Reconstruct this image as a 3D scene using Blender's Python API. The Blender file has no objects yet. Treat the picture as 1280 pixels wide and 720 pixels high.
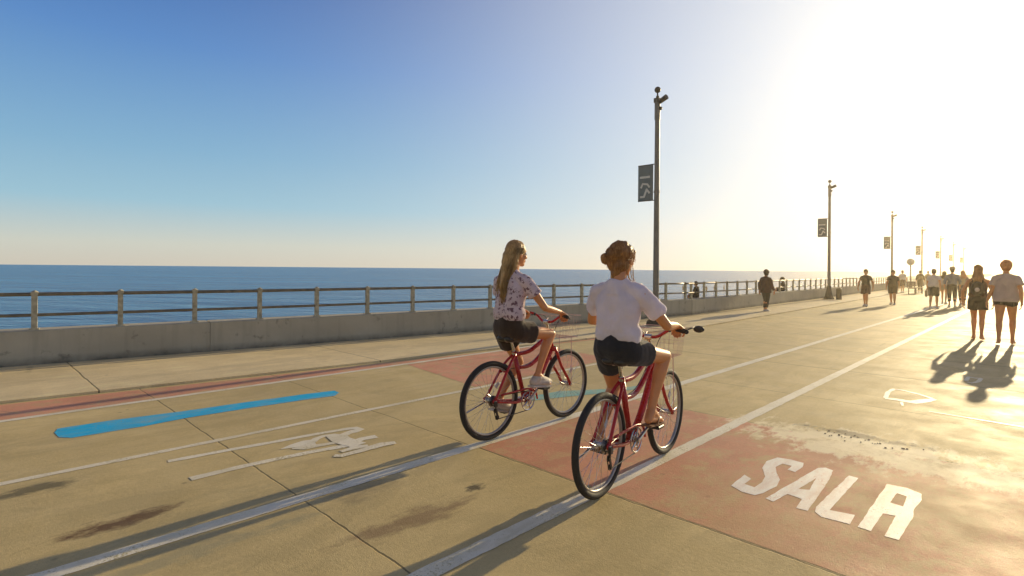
import bpy, bmesh, math, random
from mathutils import Vector, Matrix, Quaternion, noise
R = math.radians
random.seed(7)
S = bpy.context.scene
COL = S.collection

# ------------------------------------------------------------------ camera numbers
F = 680.0; CAM_H = 1.53; ROLL = R(0.5)
LANE = R(44.4)                      # heading of the painted lanes, clockwise from +Y
SUN_AZ = LANE; SUN_EL = R(14.0)

def G(px, py, z=0.0):
    """point of the plane at height z seen at a pixel of the 1280 px photograph"""
    dx = px-640; dy = py-336
    x = dx*math.cos(ROLL)+dy*math.sin(ROLL); y = -dx*math.sin(ROLL)+dy*math.cos(ROLL)
    D = F*(CAM_H-z)/y
    return Vector((x/F*D, D, z))
def UV(u, v, z=0.0):
    return Vector((u*math.sin(LANE)+v*math.cos(LANE), u*math.cos(LANE)-v*math.sin(LANE), z))
def toUV(p):
    return (p[0]*math.sin(LANE)+p[1]*math.cos(LANE), p[0]*math.cos(LANE)-p[1]*math.sin(LANE))

# ------------------------------------------------------------------ object helpers
def link(name, me, m=None, parent=None):
    o = bpy.data.objects.new(name, me); COL.objects.link(o)
    if m is not None:
        me.materials.clear(); me.materials.append(m)
    if parent is not None: o.parent = parent
    return o
def obj(name, bm, m, parent=None, smooth=False):
    me = bpy.data.meshes.new(name); bm.to_mesh(me); bm.free()
    if smooth:
        for p in me.polygons: p.use_smooth = True
    return link(name, me, m, parent)
def tag(o, label, cat, group=None, kind=None):
    if label: o['label'] = label
    if cat: o['category'] = cat
    if group: o['group'] = group
    if kind: o['kind'] = kind
    return o
def struct(name, bm, m, smooth=False):
    o = obj(name, bm, m, None, smooth); o['kind'] = 'structure'; return o
def thing(name, label, cat, loc=(0,0,0), rz=0, group=None):
    o = bpy.data.objects.new(name, None); COL.objects.link(o)
    o.location = loc; o.rotation_euler = (0,0,rz); o.empty_display_size = .1
    return tag(o, label, cat, group)
def copy_tree(o, parent=None):
    c = o.copy(); COL.objects.link(c); c.parent = parent
    for ch in [x for x in S.objects if x.parent == o]: copy_tree(ch, c)
    return c

def box(bm, c, s, rot=None):
    mt = Matrix.Translation(c)
    if rot is not None: mt = mt @ rot.to_4x4()
    return bmesh.ops.create_cube(bm, size=1, matrix=mt @ Matrix.Diagonal((s[0], s[1], s[2], 1)))
def cone(bm, p1, p2, r1, r2=None, seg=12, caps=True):
    p1 = Vector(p1); p2 = Vector(p2); r2 = r1 if r2 is None else r2
    d = p2-p1
    if d.length < 1e-6: return
    m = d.to_track_quat('Z', 'Y').to_matrix(); nv = bm.verts.new; A = []; B = []
    for k in range(seg):
        a = k*2*math.pi/seg; o = m @ Vector((math.cos(a), math.sin(a), 0)); A.append(nv(p1+o*r1)); B.append(nv(p2+o*r2))
    for k in range(seg): bm.faces.new((A[k], A[(k+1) % seg], B[(k+1) % seg], B[k]))
    if caps: bm.faces.new(A[::-1]); bm.faces.new(B)
def ball(bm, c, r, seg=12, rings=8, rot=None):
    if not hasattr(r, '__len__'): r = (r, r, r)
    c = Vector(c); m = Matrix.Diagonal(r) if rot is None else rot @ Matrix.Diagonal(r)
    nv = bm.verts.new; nf = bm.faces.new
    top = nv(c+m @ Vector((0,0,1))); bot = nv(c+m @ Vector((0,0,-1))); R_ = []
    for i in range(1, rings):
        t = math.pi*i/rings; R_.append([nv(c+m @ Vector((math.sin(t)*math.cos(k*2*math.pi/seg), math.sin(t)*math.sin(k*2*math.pi/seg), math.cos(t)))) for k in range(seg)])
    for k in range(seg):
        nf((top, R_[0][k], R_[0][(k+1) % seg])); nf((bot, R_[-1][(k+1) % seg], R_[-1][k]))
        for i in range(rings-2): nf((R_[i][k], R_[i+1][k], R_[i+1][(k+1) % seg], R_[i][(k+1) % seg]))
def tube(bm, pts, r, seg=8, closed=False, rad=None):
    pts = [Vector(p) for p in pts]; n = len(pts); rings = []
    up = Vector((0,0,1)); prev = None
    for i, p in enumerate(pts):
        if closed: t = (pts[(i+1) % n]-pts[i-1])
        else: t = pts[min(i+1, n-1)]-pts[max(i-1, 0)]
        t.normalize()
        if prev is None:
            a = up.cross(t)
            if a.length < .1: a = Vector((1,0,0)).cross(t)
        else: a = prev-t*prev.dot(t)
        a.normalize(); prev = a; b = t.cross(a)
        rr = rad[i] if rad else r
        rings.append([bm.verts.new(p+(a*math.cos(k/seg*2*math.pi)+b*math.sin(k/seg*2*math.pi))*rr) for k in range(seg)])
    m = n if closed else n-1
    for i in range(m):
        A = rings[i]; B = rings[(i+1) % n]
        for k in range(seg):
            bm.faces.new((A[k], A[(k+1) % seg], B[(k+1) % seg], B[k]))
    if not closed:
        bm.faces.new(rings[0][::-1]); bm.faces.new(rings[-1])
def curve_pts(pts, n=6):
    pts = [Vector(p) for p in pts]; out = []
    P = [pts[0]*2-pts[1]]+pts+[pts[-1]*2-pts[-2]]
    for i in range(1, len(P)-2):
        for k in range(n):
            t = k/n; a, b, c, d = P[i-1], P[i], P[i+1], P[i+2]
            out.append(.5*((2*b)+(c-a)*t+(2*a-5*b+4*c-d)*t*t+(3*b-a-3*c+d)*t*t*t))
    out.append(pts[-1]); return out
def prism(bm, poly, z0, z1):
    a = [bm.verts.new((p[0], p[1], z0)) for p in poly]; b = [bm.verts.new((p[0], p[1], z1)) for p in poly]
    n = len(poly)
    bm.faces.new(b); bm.faces.new(a[::-1])
    for i in range(n): bm.faces.new((a[i], a[(i+1) % n], b[(i+1) % n], b[i]))
    bmesh.ops.recalc_face_normals(bm, faces=bm.faces[:])
def fix(bm): bmesh.ops.recalc_face_normals(bm, faces=bm.faces[:])

# ------------------------------------------------------------------ materials
class NT:
    def __init__(s, name):
        s.m = bpy.data.materials.new(name); s.m.use_nodes = True
        s.t = s.m.node_tree; s.t.nodes.clear()
        s.out = s.n('ShaderNodeOutputMaterial'); s.b = s.n('ShaderNodeBsdfPrincipled')
        s.l(s.b.outputs[0], s.out.inputs[0])
    def n(s, ty, **k):
        x = s.t.nodes.new(ty)
        for a, v in k.items(): setattr(x, a, v)
        return x
    def l(s, a, b): s.t.links.new(a, b)
    def put(s, sock, v):
        if hasattr(v, 'is_output') or isinstance(v, bpy.types.NodeSocket): s.l(v, sock)
        else:
            if sock.type == 'RGBA' and len(v) == 3: v = (*v, 1)
            sock.default_value = v
    def set(s, **k):
        for a, v in k.items(): s.put(s.b.inputs[a.replace('_', ' ')], v)
    def pos(s): return s.n('ShaderNodeNewGeometry').outputs['Position']
    def objc(s): return s.n('ShaderNodeTexCoord').outputs['Object']
    def math(s, op, a, b=0.0, clamp=False):
        x = s.n('ShaderNodeMath', operation=op, use_clamp=clamp); s.put(x.inputs[0], a); s.put(x.inputs[1], b); return x.outputs[0]
    def vm(s, op, a, b=(0,0,0)):
        x = s.n('ShaderNodeVectorMath', operation=op); s.put(x.inputs[0], a); s.put(x.inputs[1], b); return x.outputs[0]
    def noise(s, vec, scale, detail=4, rough=.55, dist=0):
        x = s.n('ShaderNodeTexNoise'); s.put(x.inputs['Vector'], vec)
        x.inputs['Scale'].default_value = scale; x.inputs['Detail'].default_value = detail
        x.inputs['Roughness'].default_value = rough; x.inputs['Distortion'].default_value = dist
        return x.outputs[0]
    def rng(s, v, a, b, c=0.0, d=1.0):
        x = s.n('ShaderNodeMapRange'); x.clamp = True
        s.put(x.inputs[0], v); x.inputs[1].default_value = a; x.inputs[2].default_value = b
        x.inputs[3].default_value = c; x.inputs[4].default_value = d; return x.outputs[0]
    def mix(s, f, a, b, bt='MIX'):
        x = s.n('ShaderNodeMix', data_type='RGBA', blend_type=bt)
        s.put(x.inputs[0], f); s.put(x.inputs[6], a); s.put(x.inputs[7], b); return x.outputs[2]
    def bump(s, h, st=.3, d=.02):
        x = s.n('ShaderNodeBump'); x.inputs['Strength'].default_value = st; x.inputs['Distance'].default_value = d
        s.put(x.inputs['Height'], h); s.l(x.outputs[0], s.b.inputs['Normal']); return x

def translucent(t, col, amount):
    tr = t.n('ShaderNodeBsdfTranslucent'); t.put(tr.inputs['Color'], col)
    mx = t.n('ShaderNodeMixShader'); mx.inputs[0].default_value = amount
    t.l(t.b.outputs[0], mx.inputs[1]); t.l(tr.outputs[0], mx.inputs[2]); t.l(mx.outputs[0], t.out.inputs[0])
def simple(name, col, rough=.5, metal=0.0, var=.12, nscale=20, bump=0.0, spec=None, sub=0.0, sheen=0.0):
    t = NT(name); p = t.objc(); n = t.noise(p, nscale, 5)
    f = t.rng(n, .3, .7)
    a = tuple(c*(1-var) for c in col); b = tuple(min(1, c*(1+var)) for c in col)
    t.set(Base_Color=t.mix(f, a, b), Roughness=t.rng(n, .3, .7, max(0, rough-.07), min(1, rough+.07)), Metallic=metal)
    if spec is not None: t.set(Specular_IOR_Level=spec)
    if sub: t.set(Subsurface_Weight=sub, Subsurface_Scale=.02); t.b.inputs['Subsurface Radius'].default_value = (1, .35, .2)
    if sheen: t.set(Sheen_Weight=sheen)
    if bump: t.bump(t.noise(p, nscale*4, 4), bump, .004)
    return t.m
M = {}
M['red'] = simple('red bicycle paint', (.40,.010,.014), .28, 0, .15, 12)
M['steel'] = simple('polished steel', (.55,.54,.52), .28, 1, .15, 30)
M['black'] = simple('black rubber', (.018,.017,.016), .7, 0, .3, 40)
M['plastic'] = simple('black plastic', (.02,.02,.022), .4, 0, .2, 40)
M['tyre'] = simple('tyre rubber', (.022,.02,.018), .75, 0, .3, 60, .3)
M['rim'] = simple('rim', (.40,.38,.34), .35, .6, .1, 30)
M['wire'] = simple('pink wire', (.62,.42,.38), .45, .2, .1, 30)
M['skin'] = simple('tan skin', (.62,.27,.105), .45, 0, .10, 9, .12, sub=.06)
M['skin_dark'] = simple('brown skin', (.30,.15,.085), .5, 0, .1, 9, .1, sub=.05)
M['lips'] = simple('lips', (.42,.12,.10), .4)
M['eye'] = simple('eye', (.55,.53,.5), .15, var=.02)
M['pupil'] = simple('pupil', (.02,.012,.01), .1)
def hair_mat(name, a, b):
    t = NT(name); p = t.objc()
    mp = t.vm('MULTIPLY', p, (1, 1, .08)); n = t.noise(mp, 130, 3); n2 = t.noise(p, 12, 3)
    c = t.mix(t.rng(n, .35, .65), a, b); c = t.mix(t.rng(n2, .4, .7, 0, .5), c, tuple(x*.45 for x in a))
    t.set(Base_Color=c, Roughness=.42, Specular_IOR_Level=.6); t.bump(n, .6, .006); translucent(t, c, .42); return t.m
M['blond'] = hair_mat('blonde hair', (.52,.31,.10), (.88,.62,.26))
M['ginger'] = hair_mat('light brown hair', (.36,.16,.045), (.68,.36,.11))
M['brownhair'] = hair_mat('dark hair', (.03,.018,.01), (.09,.05,.03))
M['redhair'] = hair_mat('ginger hair', (.62,.22,.06), (.85,.38,.12))
def cloth(name, col, var=.12, pattern=None, thin=0.0):
    t = NT(name); p = t.objc(); n = t.noise(p, 7, 4); w = t.noise(p, 260, 2)
    c = t.mix(t.rng(n, .3, .7), tuple(x*(1-var) for x in col), tuple(min(1, x*(1+var*.5)) for x in col))
    if pattern:
        v = t.n('ShaderNodeTexVoronoi'); t.l(p, v.inputs['Vector']); v.inputs['Scale'].default_value = 24
        q = t.noise(p, 22, 3, .6, 1.2)
        f = t.rng(v.outputs['Distance'], .28, .38, 1, 0)
        c = t.mix(t.math('MULTIPLY', f, t.rng(q, .44, .52)), c, pattern)
        c = t.mix(t.rng(t.noise(p, 31, 2), .58, .62), c, tuple(x*.75 for x in pattern))
    t.set(Base_Color=c, Roughness=.85, Specular_IOR_Level=.25, Sheen_Weight=.2)
    t.bump(t.math('ADD', t.math('MULTIPLY', n, 3), t.math('MULTIPLY', w, .25)), .35, .01)
    if thin: translucent(t, c, thin)
    return t.m
M['tee'] = cloth('white tee cotton', (.88,.82,.90), thin=.25)
M['blouse'] = cloth('floral blouse', (.74,.62,.66), .15, (.26,.15,.19), thin=.2)
M['navy'] = cloth('navy shorts cloth', (.018,.02,.028), .3)
M['brown'] = cloth('dark brown shorts cloth', (.045,.028,.018), .3)
M['grey'] = cloth('grey cloth', (.60,.48,.43), thin=.25)
M['dark'] = cloth('charcoal cloth', (.03,.028,.028), .3)
M['maroon'] = cloth('dark maroon cloth', (.07,.03,.028), .3)
M['sand'] = cloth('sand cloth', (.40,.30,.19))
M['palewhite'] = cloth('pale cloth', (.6,.55,.5))
M['bluecloth'] = cloth('slate blue cloth', (.14,.17,.22))
M['shoe'] = simple('canvas shoe', (.55,.50,.42), .7, 0, .15, 20)
M['sandal'] = simple('sandal leather', (.22,.11,.05), .6)

# ---- ground
def lane_coord(t):
    p = t.pos()
    r = t.n('ShaderNodeVectorRotate', rotation_type='Z_AXIS'); t.l(p, r.inputs['Vector'])
    r.inputs['Angle'].default_value = LANE            # x -> v (right), y -> u (forward)
    return r.outputs[0]
def worn_concrete(t, uvw, tint):
    big = t.noise(uvw, .35, 5, .6); mid = t.noise(uvw, 2.2, 6, .65); fine = t.noise(uvw, 38, 5, .7); grit = t.noise(uvw, 170, 2, .6)
    c = t.mix(t.rng(big, .3, .7), tuple(x*.70 for x in tint), tuple(x*1.15 for x in tint))
    c = t.mix(t.rng(mid, .42, .72, 0, .45), c, tuple(x*y for x, y in zip(tint, (.62,.60,.58))))
    c = t.mix(t.rng(fine, .35, .7, 0, .5), c, tuple(x*1.25 for x in tint))
    c = t.mix(t.rng(grit, .52, .72, 0, .55), c, tuple(x*.5 for x in tint))
    st = t.vm('MULTIPLY', uvw, (6, .5, 1)); streak = t.noise(st, 1.5, 4, .6)
    c = t.mix(t.rng(streak, .5, .75, 0, .28), c, tuple(x*.55 for x in tint))
    vo = t.n('ShaderNodeTexVoronoi'); t.l(uvw, vo.inputs['Vector']); vo.inputs['Scale'].default_value = 75
    c = t.mix(t.math('MULTIPLY', t.rng(vo.outputs['Distance'], .12, .22, 1, 0), t.rng(mid, .35, .65, .15, .6)), c, tuple(x*.42 for x in tint))
    gum = t.n('ShaderNodeTexVoronoi'); t.l(uvw, gum.inputs['Vector']); gum.inputs['Scale'].default_value = 2.1
    c = t.mix(t.math('MULTIPLY', t.rng(gum.outputs['Distance'], .035, .055, 1, 0), .6), c, tuple(x*.35 for x in tint))
    patch = t.noise(t.vm('MULTIPLY', uvw, (1.6, .7, 1)), .9, 6, .72, .5)
    c = t.mix(t.rng(patch, .51, .59, 0, .48), c, tuple(x*.68 for x in tint))
    c = t.mix(t.rng(patch, .36, .42, .30, 0), c, tuple(min(1, x*1.35) for x in tint))
    return c, big, mid, fine, grit
def ground_material(name, tint, joints, stains_and_shade, period=2.4, long_joints=()):
    t = NT(name); L = lane_coord(t)
    c, big, mid, fine, grit = worn_concrete(t, L, tint)
    sep = t.n('ShaderNodeSeparateXYZ'); t.l(L, sep.inputs[0]); v, u = sep.outputs[0], sep.outputs[1]
    wob = t.math('MULTIPLY', t.math('SUBTRACT', t.noise(L, 1.6, 5, .7), .5), .06)
    uw = t.math('ADD', u, wob); vw = t.math('ADD', v, t.math('MULTIPLY', wob, .3))
    # slab to slab tone
    cell = t.n('ShaderNodeTexWhiteNoise', noise_dimensions='2D')
    cb = t.n('ShaderNodeCombineXYZ'); t.l(t.math('FLOOR', t.math('DIVIDE', t.math('SUBTRACT', u, .72), period)), cb.inputs[0])
    t.l(t.math('FLOOR', t.math('DIVIDE', t.math('ADD', v, 3.5), 3.4)), cb.inputs[1]); t.l(cb.outputs[0], cell.inputs['Vector'])
    c = t.mix(t.rng(cell.outputs[0], 0, 1, 0, .35), c, tuple(x*.66 for x in tint))
    jm = None
    def add(m):
        nonlocal jm
        jm = m if jm is None else t.math('MAXIMUM', jm, m)
    for ju, w in joints:
        add(t.rng(t.math('ABSOLUTE', t.math('SUBTRACT', uw, ju)), w*.5, w, 1, 0))
    for jv, w in long_joints:
        add(t.math('MULTIPLY', t.rng(t.math('ABSOLUTE', t.math('SUBTRACT', vw, jv)), w*.5, w, 1, 0), .7))
    far = t.math('PINGPONG', t.math('SUBTRACT', uw, 9.6), period/2)
    add(t.math('MULTIPLY', t.rng(far, .012, .03, 1, 0), t.rng(u, 8.4, 8.5, 0, .6)))
    crack = t.n('ShaderNodeTexVoronoi', feature='DISTANCE_TO_EDGE'); crack.inputs['Scale'].default_value = .45
    t.l(t.vm('ADD', L, t.vm('MULTIPLY', t.n('ShaderNodeTexNoise').outputs[1], (.0, .0, 0))), crack.inputs['Vector'])
    add(t.math('MULTIPLY', t.rng(crack.outputs['Distance'], .002, .008, 1, 0), t.rng(t.noise(L, .6, 2), .58, .66, 0, .35)))
    jm = t.math('MULTIPLY', jm, t.rng(fine, .2, .5, .55, 1))
    c = t.mix(t.math('MULTIPLY', jm, .72), c, (.05, .04, .026))
    for (px, py, ru, rv, col, a, sharp) in stains_and_shade:
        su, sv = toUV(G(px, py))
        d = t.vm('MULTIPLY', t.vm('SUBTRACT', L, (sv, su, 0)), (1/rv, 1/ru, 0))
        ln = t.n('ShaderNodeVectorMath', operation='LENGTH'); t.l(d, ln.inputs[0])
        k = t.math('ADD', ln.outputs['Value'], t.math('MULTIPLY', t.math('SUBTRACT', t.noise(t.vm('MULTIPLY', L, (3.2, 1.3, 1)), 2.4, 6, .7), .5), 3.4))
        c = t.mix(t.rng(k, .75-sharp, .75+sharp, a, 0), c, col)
    if name.startswith('red'):
        wr = t.noise(t.vm('MULTIPLY', L, (1, .8, 1)), 3.5, 7, .78, .3)
        c = t.mix(t.rng(wr, .49, .64, 0, .75), c, (.55,.42,.20))
    rough = t.rng(mid, .3, .7, .56, .74)
    t.set(Base_Color=c, Roughness=rough, Specular_IOR_Level=.20, Specular_Tint=(1,.78,.45,1))
    h = t.math('ADD', t.math('MULTIPLY', fine, .5), t.math('MULTIPLY', grit, .35))
    h = t.math('ADD', h, t.math('MULTIPLY', mid, .8)); h = t.math('SUBTRACT', h, t.math('MULTIPLY', jm, 1.6))
    t.bump(h, .42, .012)
    return t.m
STAINS_AND_SHADE = [ # px, py, radius along, radius across, colour, amount, softness
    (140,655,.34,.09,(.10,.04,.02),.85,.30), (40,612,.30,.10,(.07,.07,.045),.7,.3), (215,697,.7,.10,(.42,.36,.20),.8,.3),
    (515,650,.50,.13,(.13,.06,.04),.55,.35), (455,612,.30,.14,(.16,.12,.07),.4,.4),  # first: reddish-brown tone, also painted in for a figure-like shadow nothing casts
    (1080,560,.55,1.15,(.90,.78,.50),.95,.22), (1215,592,.38,.9,(.90,.78,.50),.9,.22), (1075,545,.10,.55,(.06,.04,.02),.85,.25),
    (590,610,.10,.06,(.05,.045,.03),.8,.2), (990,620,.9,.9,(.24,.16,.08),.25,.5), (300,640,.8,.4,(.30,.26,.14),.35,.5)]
JOINTS = [(1.6,.008), (3.12,.007), (5.62,.007), (7.3,.008)]
M['ground'] = ground_material('promenade concrete', (.68,.53,.245), JOINTS, STAINS_AND_SHADE, 2.4, ((-8.9,.012), (1.1,.012)))
M['red_paving'] = ground_material('red worn paving', (.74,.35,.205), JOINTS[:2]+[(5.62,.004)], STAINS_AND_SHADE[5:8]+[(960,660,.9,.7,(.56,.38,.18),.55,.5), (1180,640,.8,.6,(.58,.42,.2),.7,.5), (880,610,.6,.4,(.5,.32,.16),.4,.5)], 2.4)
M['sidewalk'] = ground_material('sidewalk concrete', (.84,.68,.38), [(1.2,.012), (4.8,.012)], [], 3.6)
def paint(name, col, wear, under=(.50,.41,.18), rough=.5):
    t = NT(name); L = lane_coord(t)
    fine = t.noise(L, 55, 5, .75); mid = t.noise(L, 4, 5, .65)
    k = t.math('ADD', t.math('MULTIPLY', fine, .6), t.math('MULTIPLY', mid, .4))
    f = t.rng(k, wear, wear+.05)
    c = t.mix(t.rng(mid, .3, .7), tuple(x*.86 for x in col), col)
    fade = t.rng(t.noise(t.vm('MULTIPLY', L, (2.2, .7, 1)), 2.6, 6, .75, .4), .44, .66, 0, .42)
    c = t.mix(fade, c, under)
    c = t.mix(t.math('MULTIPLY', f, .85), c, under)
    t.set(Base_Color=c, Roughness=rough, Specular_IOR_Level=.4, Specular_Tint=(1,.85,.6,1))
    t.bump(t.math('ADD', fine, t.noise(L, 170, 2)), .35, .008); return t.m
M['white_paint'] = paint('white road paint', (.95,.86,.64), .545)
M['thin_paint'] = paint('thin white road paint', (.93,.83,.60), .54)
M['text_paint'] = paint('text road paint', (.97,.93,.82), .575, (.60,.30,.16))
M['blue_paint'] = paint('blue road paint', (.0,.52,.88), .58)
M['cyan_paint'] = paint('cyan road paint', (.20,.50,.42), .53)
def wall_material():
    t = NT('sea wall concrete'); p = t.pos()
    big = t.noise(p, .9, 5, .6); mid = t.noise(p, 5, 6, .65); fine = t.noise(p, 60, 4, .7)
    c = t.mix(t.rng(big, .3, .7), (.38,.335,.24), (.50,.45,.33))
    dr = t.noise(t.vm('MULTIPLY', p, (5, 5, .35)), 1.3, 4, .6)
    c = t.mix(t.rng(dr, .5, .7, 0, .3), c, (.24,.21,.15))
    c = t.mix(t.rng(mid, .6, .68, 0, .5), c, (.09,.085,.07))
    sep = t.n('ShaderNodeSeparateXYZ'); t.l(p, sep.inputs[0])
    c = t.mix(t.math('MULTIPLY', t.rng(sep.outputs[2], .03, .16, 1, 0), t.rng(mid, .35, .6, .35, .8)), c, (.06,.055,.04))
    t.set(Base_Color=c, Roughness=.85); t.bump(t.math('ADD', t.math('MULTIPLY', mid, 1), t.math('MULTIPLY', fine, .4)), .5, .01)
    return t.m
M['wall'] = wall_material()
M['pier'] = simple('pale concrete', (.42,.38,.31), .85, 0, .15, 6, .3)
M['post'] = simple('weathered post paint', (.42,.37,.24), .6, 0, .35, 14, .3)
M['rail'] = simple('weathered rail metal', (.20,.16,.10), .45, .3, .3, 8, .3)
M['pole'] = simple('grey galvanised pole', (.17,.165,.15), .5, .3, .2, 5, .1)
M['dark_metal'] = simple('dark metal', (.05,.045,.04), .5, .4, .2, 8)
M['banner'] = simple('slate banner', (.12,.17,.19), .6, 0, .15, 5)
M['banner_mark'] = simple('banner mark', (.62,.64,.60), .6, 0, .05, 5)
M['glass'] = simple('milky lamp glass', (.5,.48,.42), .3)
M['wood'] = simple('bench wood', (.16,.09,.045), .7)

# ------------------------------------------------------------------ world, sun, camera
w = bpy.data.worlds.new('World'); S.world = w; w.use_nodes = True
nt = w.node_tree; nt.nodes.clear()
def wn(ty, **k):
    x = nt.nodes.new(ty)
    for a, v in k.items(): setattr(x, a, v)
    return x
wo = wn('ShaderNodeOutputWorld'); bg = wn('ShaderNodeBackground'); sky = wn('ShaderNodeTexSky', sky_type='NISHITA')
sky.sun_disc = False; sky.sun_elevation = SUN_EL; sky.sun_rotation = SUN_AZ; sky.altitude = 0
sky.air_density = 1.0; sky.dust_density = 1.2; sky.ozone_density = 2.0
SUNDIR = Vector((math.cos(SUN_EL)*math.sin(SUN_AZ), math.cos(SUN_EL)*math.cos(SUN_AZ), math.sin(SUN_EL)))
tc = wn('ShaderNodeTexCoord'); nrm = wn('ShaderNodeVectorMath', operation='NORMALIZE'); nt.links.new(tc.outputs['Generated'], nrm.inputs[0])
dot = wn('ShaderNodeVectorMath', operation='DOT_PRODUCT'); nt.links.new(nrm.outputs[0], dot.inputs[0]); dot.inputs[1].default_value = SUNDIR
def wm(op, a, b=0.0, clamp=False):
    x = wn('ShaderNodeMath', operation=op, use_clamp=clamp)
    for i, v in ((0, a), (1, b)):
        if isinstance(v, bpy.types.NodeSocket): nt.links.new(v, x.inputs[i])
        else: x.inputs[i].default_value = v
    return x.outputs[0]
sepw = wn('ShaderNodeSeparateXYZ'); nt.links.new(nrm.outputs[0], sepw.inputs[0])
zc = wm('MAXIMUM', sepw.outputs[2], 0.0)
cosm = wm('MAXIMUM', dot.outputs['Value'], 0.0)
def glow(colr, power, strength, horizon=None):
    g = wm('MULTIPLY', wm('POWER', cosm, power), strength)
    if horizon: g = wm('MULTIPLY', g, wm('POWER', wm('SUBTRACT', 1.0, zc), horizon))
    mx = wn('ShaderNodeVectorMath', operation='SCALE'); mx.inputs[0].default_value = colr; nt.links.new(g, mx.inputs['Scale']); return mx.outputs[0]
def vadd(a, b):
    x = wn('ShaderNodeVectorMath', operation='ADD'); nt.links.new(a, x.inputs[0]); nt.links.new(b, x.inputs[1]); return x.outputs[0]
def lin(r, g, b): return tuple(((c/255+.055)/1.055)**2.4 if c > 10 else c/255/12.92 for c in (r, g, b))
ramp = wn('ShaderNodeValToRGB'); nt.links.new(zc, ramp.inputs[0]); cr = ramp.color_ramp
stops = [(0.0,(220,210,192)), (.035,(216,217,203)), (.10,(162,203,220)), (.18,(136,184,215)), (.33,(94,144,205)), (.52,(40,84,162)), (1.0,(16,36,80))]
while len(cr.elements) < len(stops): cr.elements.new(.5)
for e, (p_, c_) in zip(cr.elements, stops): e.position = p_; e.color = (*lin(*c_), 1)
def wmix(f, a, b):
    x = wn('ShaderNodeMix', data_type='RGBA')
    for i, v in ((0, f), (6, a), (7, b)):
        if isinstance(v, bpy.types.NodeSocket): nt.links.new(v, x.inputs[i])
        else: x.inputs[i].default_value = v
    return x.outputs[2]
nis = wn('ShaderNodeVectorMath', operation='SCALE'); nt.links.new(sky.outputs[0], nis.inputs[0]); nis.inputs['Scale'].default_value = .1
nmin = wn('ShaderNodeVectorMath', operation='MINIMUM'); nt.links.new(nis.outputs[0], nmin.inputs[0]); nmin.inputs[1].default_value = (1, 1, 1)
base = wmix(.12, ramp.outputs[0], nmin.outputs[0])
hi = wn('ShaderNodeMapRange'); nt.links.new(zc, hi.inputs[0]); hi.inputs[1].default_value = .45; hi.inputs[2].default_value = .70; hi.inputs[3].default_value = 1; hi.inputs[4].default_value = .12
m1 = wm('MULTIPLY', wm('POWER', cosm, 3.8), hi.outputs[0])
hzf = wm('POWER', wm('SUBTRACT', 1.0, zc), 14.0)
m1 = wm('ADD', m1, wm('MULTIPLY', wm('MULTIPLY', hzf, wm('POWER', cosm, 1.2)), .35), True)
warm = wmix(hzf, (.88,.91,.93,1), (1.0,.90,.70,1))
bk = wm('MULTIPLY', wm('MULTIPLY', dot.outputs['Value'], -1.6, True), .8)
base = wmix(bk, base, (.54,.48,.43,1))
acc = wmix(m1, base, warm)
acc = vadd(acc, glow((1.0,.86,.60), 30.0, .42))
nt.links.new(acc, bg.inputs[0]); bg.inputs[1].default_value = 1.0
nt.links.new(bg.outputs[0], wo.inputs[0])

sl = bpy.data.lights.new('sun', 'SUN'); sl.energy = 5.0; sl.angle = R(.5); sl.color = (1.0,.79,.45)
so = bpy.data.objects.new('sun', sl); COL.objects.link(so); so.rotation_mode = 'QUATERNION'
so.rotation_quaternion = SUNDIR.to_track_quat('Z', 'Y')

cam = bpy.data.cameras.new('camera'); co = bpy.data.objects.new('camera', cam); COL.objects.link(co)
cam.sensor_width = 36; cam.lens = F/1280*36; cam.shift_y = -24/1280; cam.clip_end = 60000
co.location = (0, 0, CAM_H)
co.rotation_euler = (Matrix.Rotation(R(90), 4, 'X') @ Matrix.Rotation(ROLL, 4, 'Z')).to_euler()
S.camera = co
S.view_settings.view_transform = 'Standard'; S.view_settings.look = 'None'; S.view_settings.exposure = 0
S.cycles.use_denoising = True; S.cycles.max_bounces = 6

# ------------------------------------------------------------------ setting: wall lines
W0 = Vector((-7.43, 7.91)); WB = Vector((6.1, 18.38))
d1 = (WB-W0).normalized(); n1 = Vector((-d1.y, d1.x))            # towards the sea
d2 = Vector((math.sin(R(42.8)), math.cos(R(42.8)))); n2 = Vector((-d2.y, d2.x))
WS = W0-d1*40                                                     # behind the camera
WE = WB+d2*330
nb = (n1+n2).normalized()
WT = .48; WH = .545
def v3(p, z=0.0): return (p.x, p.y, z)
# ground sheet
bm = bmesh.new()
far = 16000
g = [WS+n1*.2, WB+nb*.2, WE+n2*.2, WE+n2*.2+Vector((math.sin(R(46)), math.cos(R(46))))*12000, Vector((far, far*.55)), Vector((far, -6000)), Vector((-6000, -6000)), WS+n1*.2-d1*600]
vs = [bm.verts.new(v3(p)) for p in g]; f_ = bm.faces.new(vs); fix(bm)
if f_.normal.z < 0: f_.normal_flip()
struct('ground', bm, M['ground'])
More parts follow.
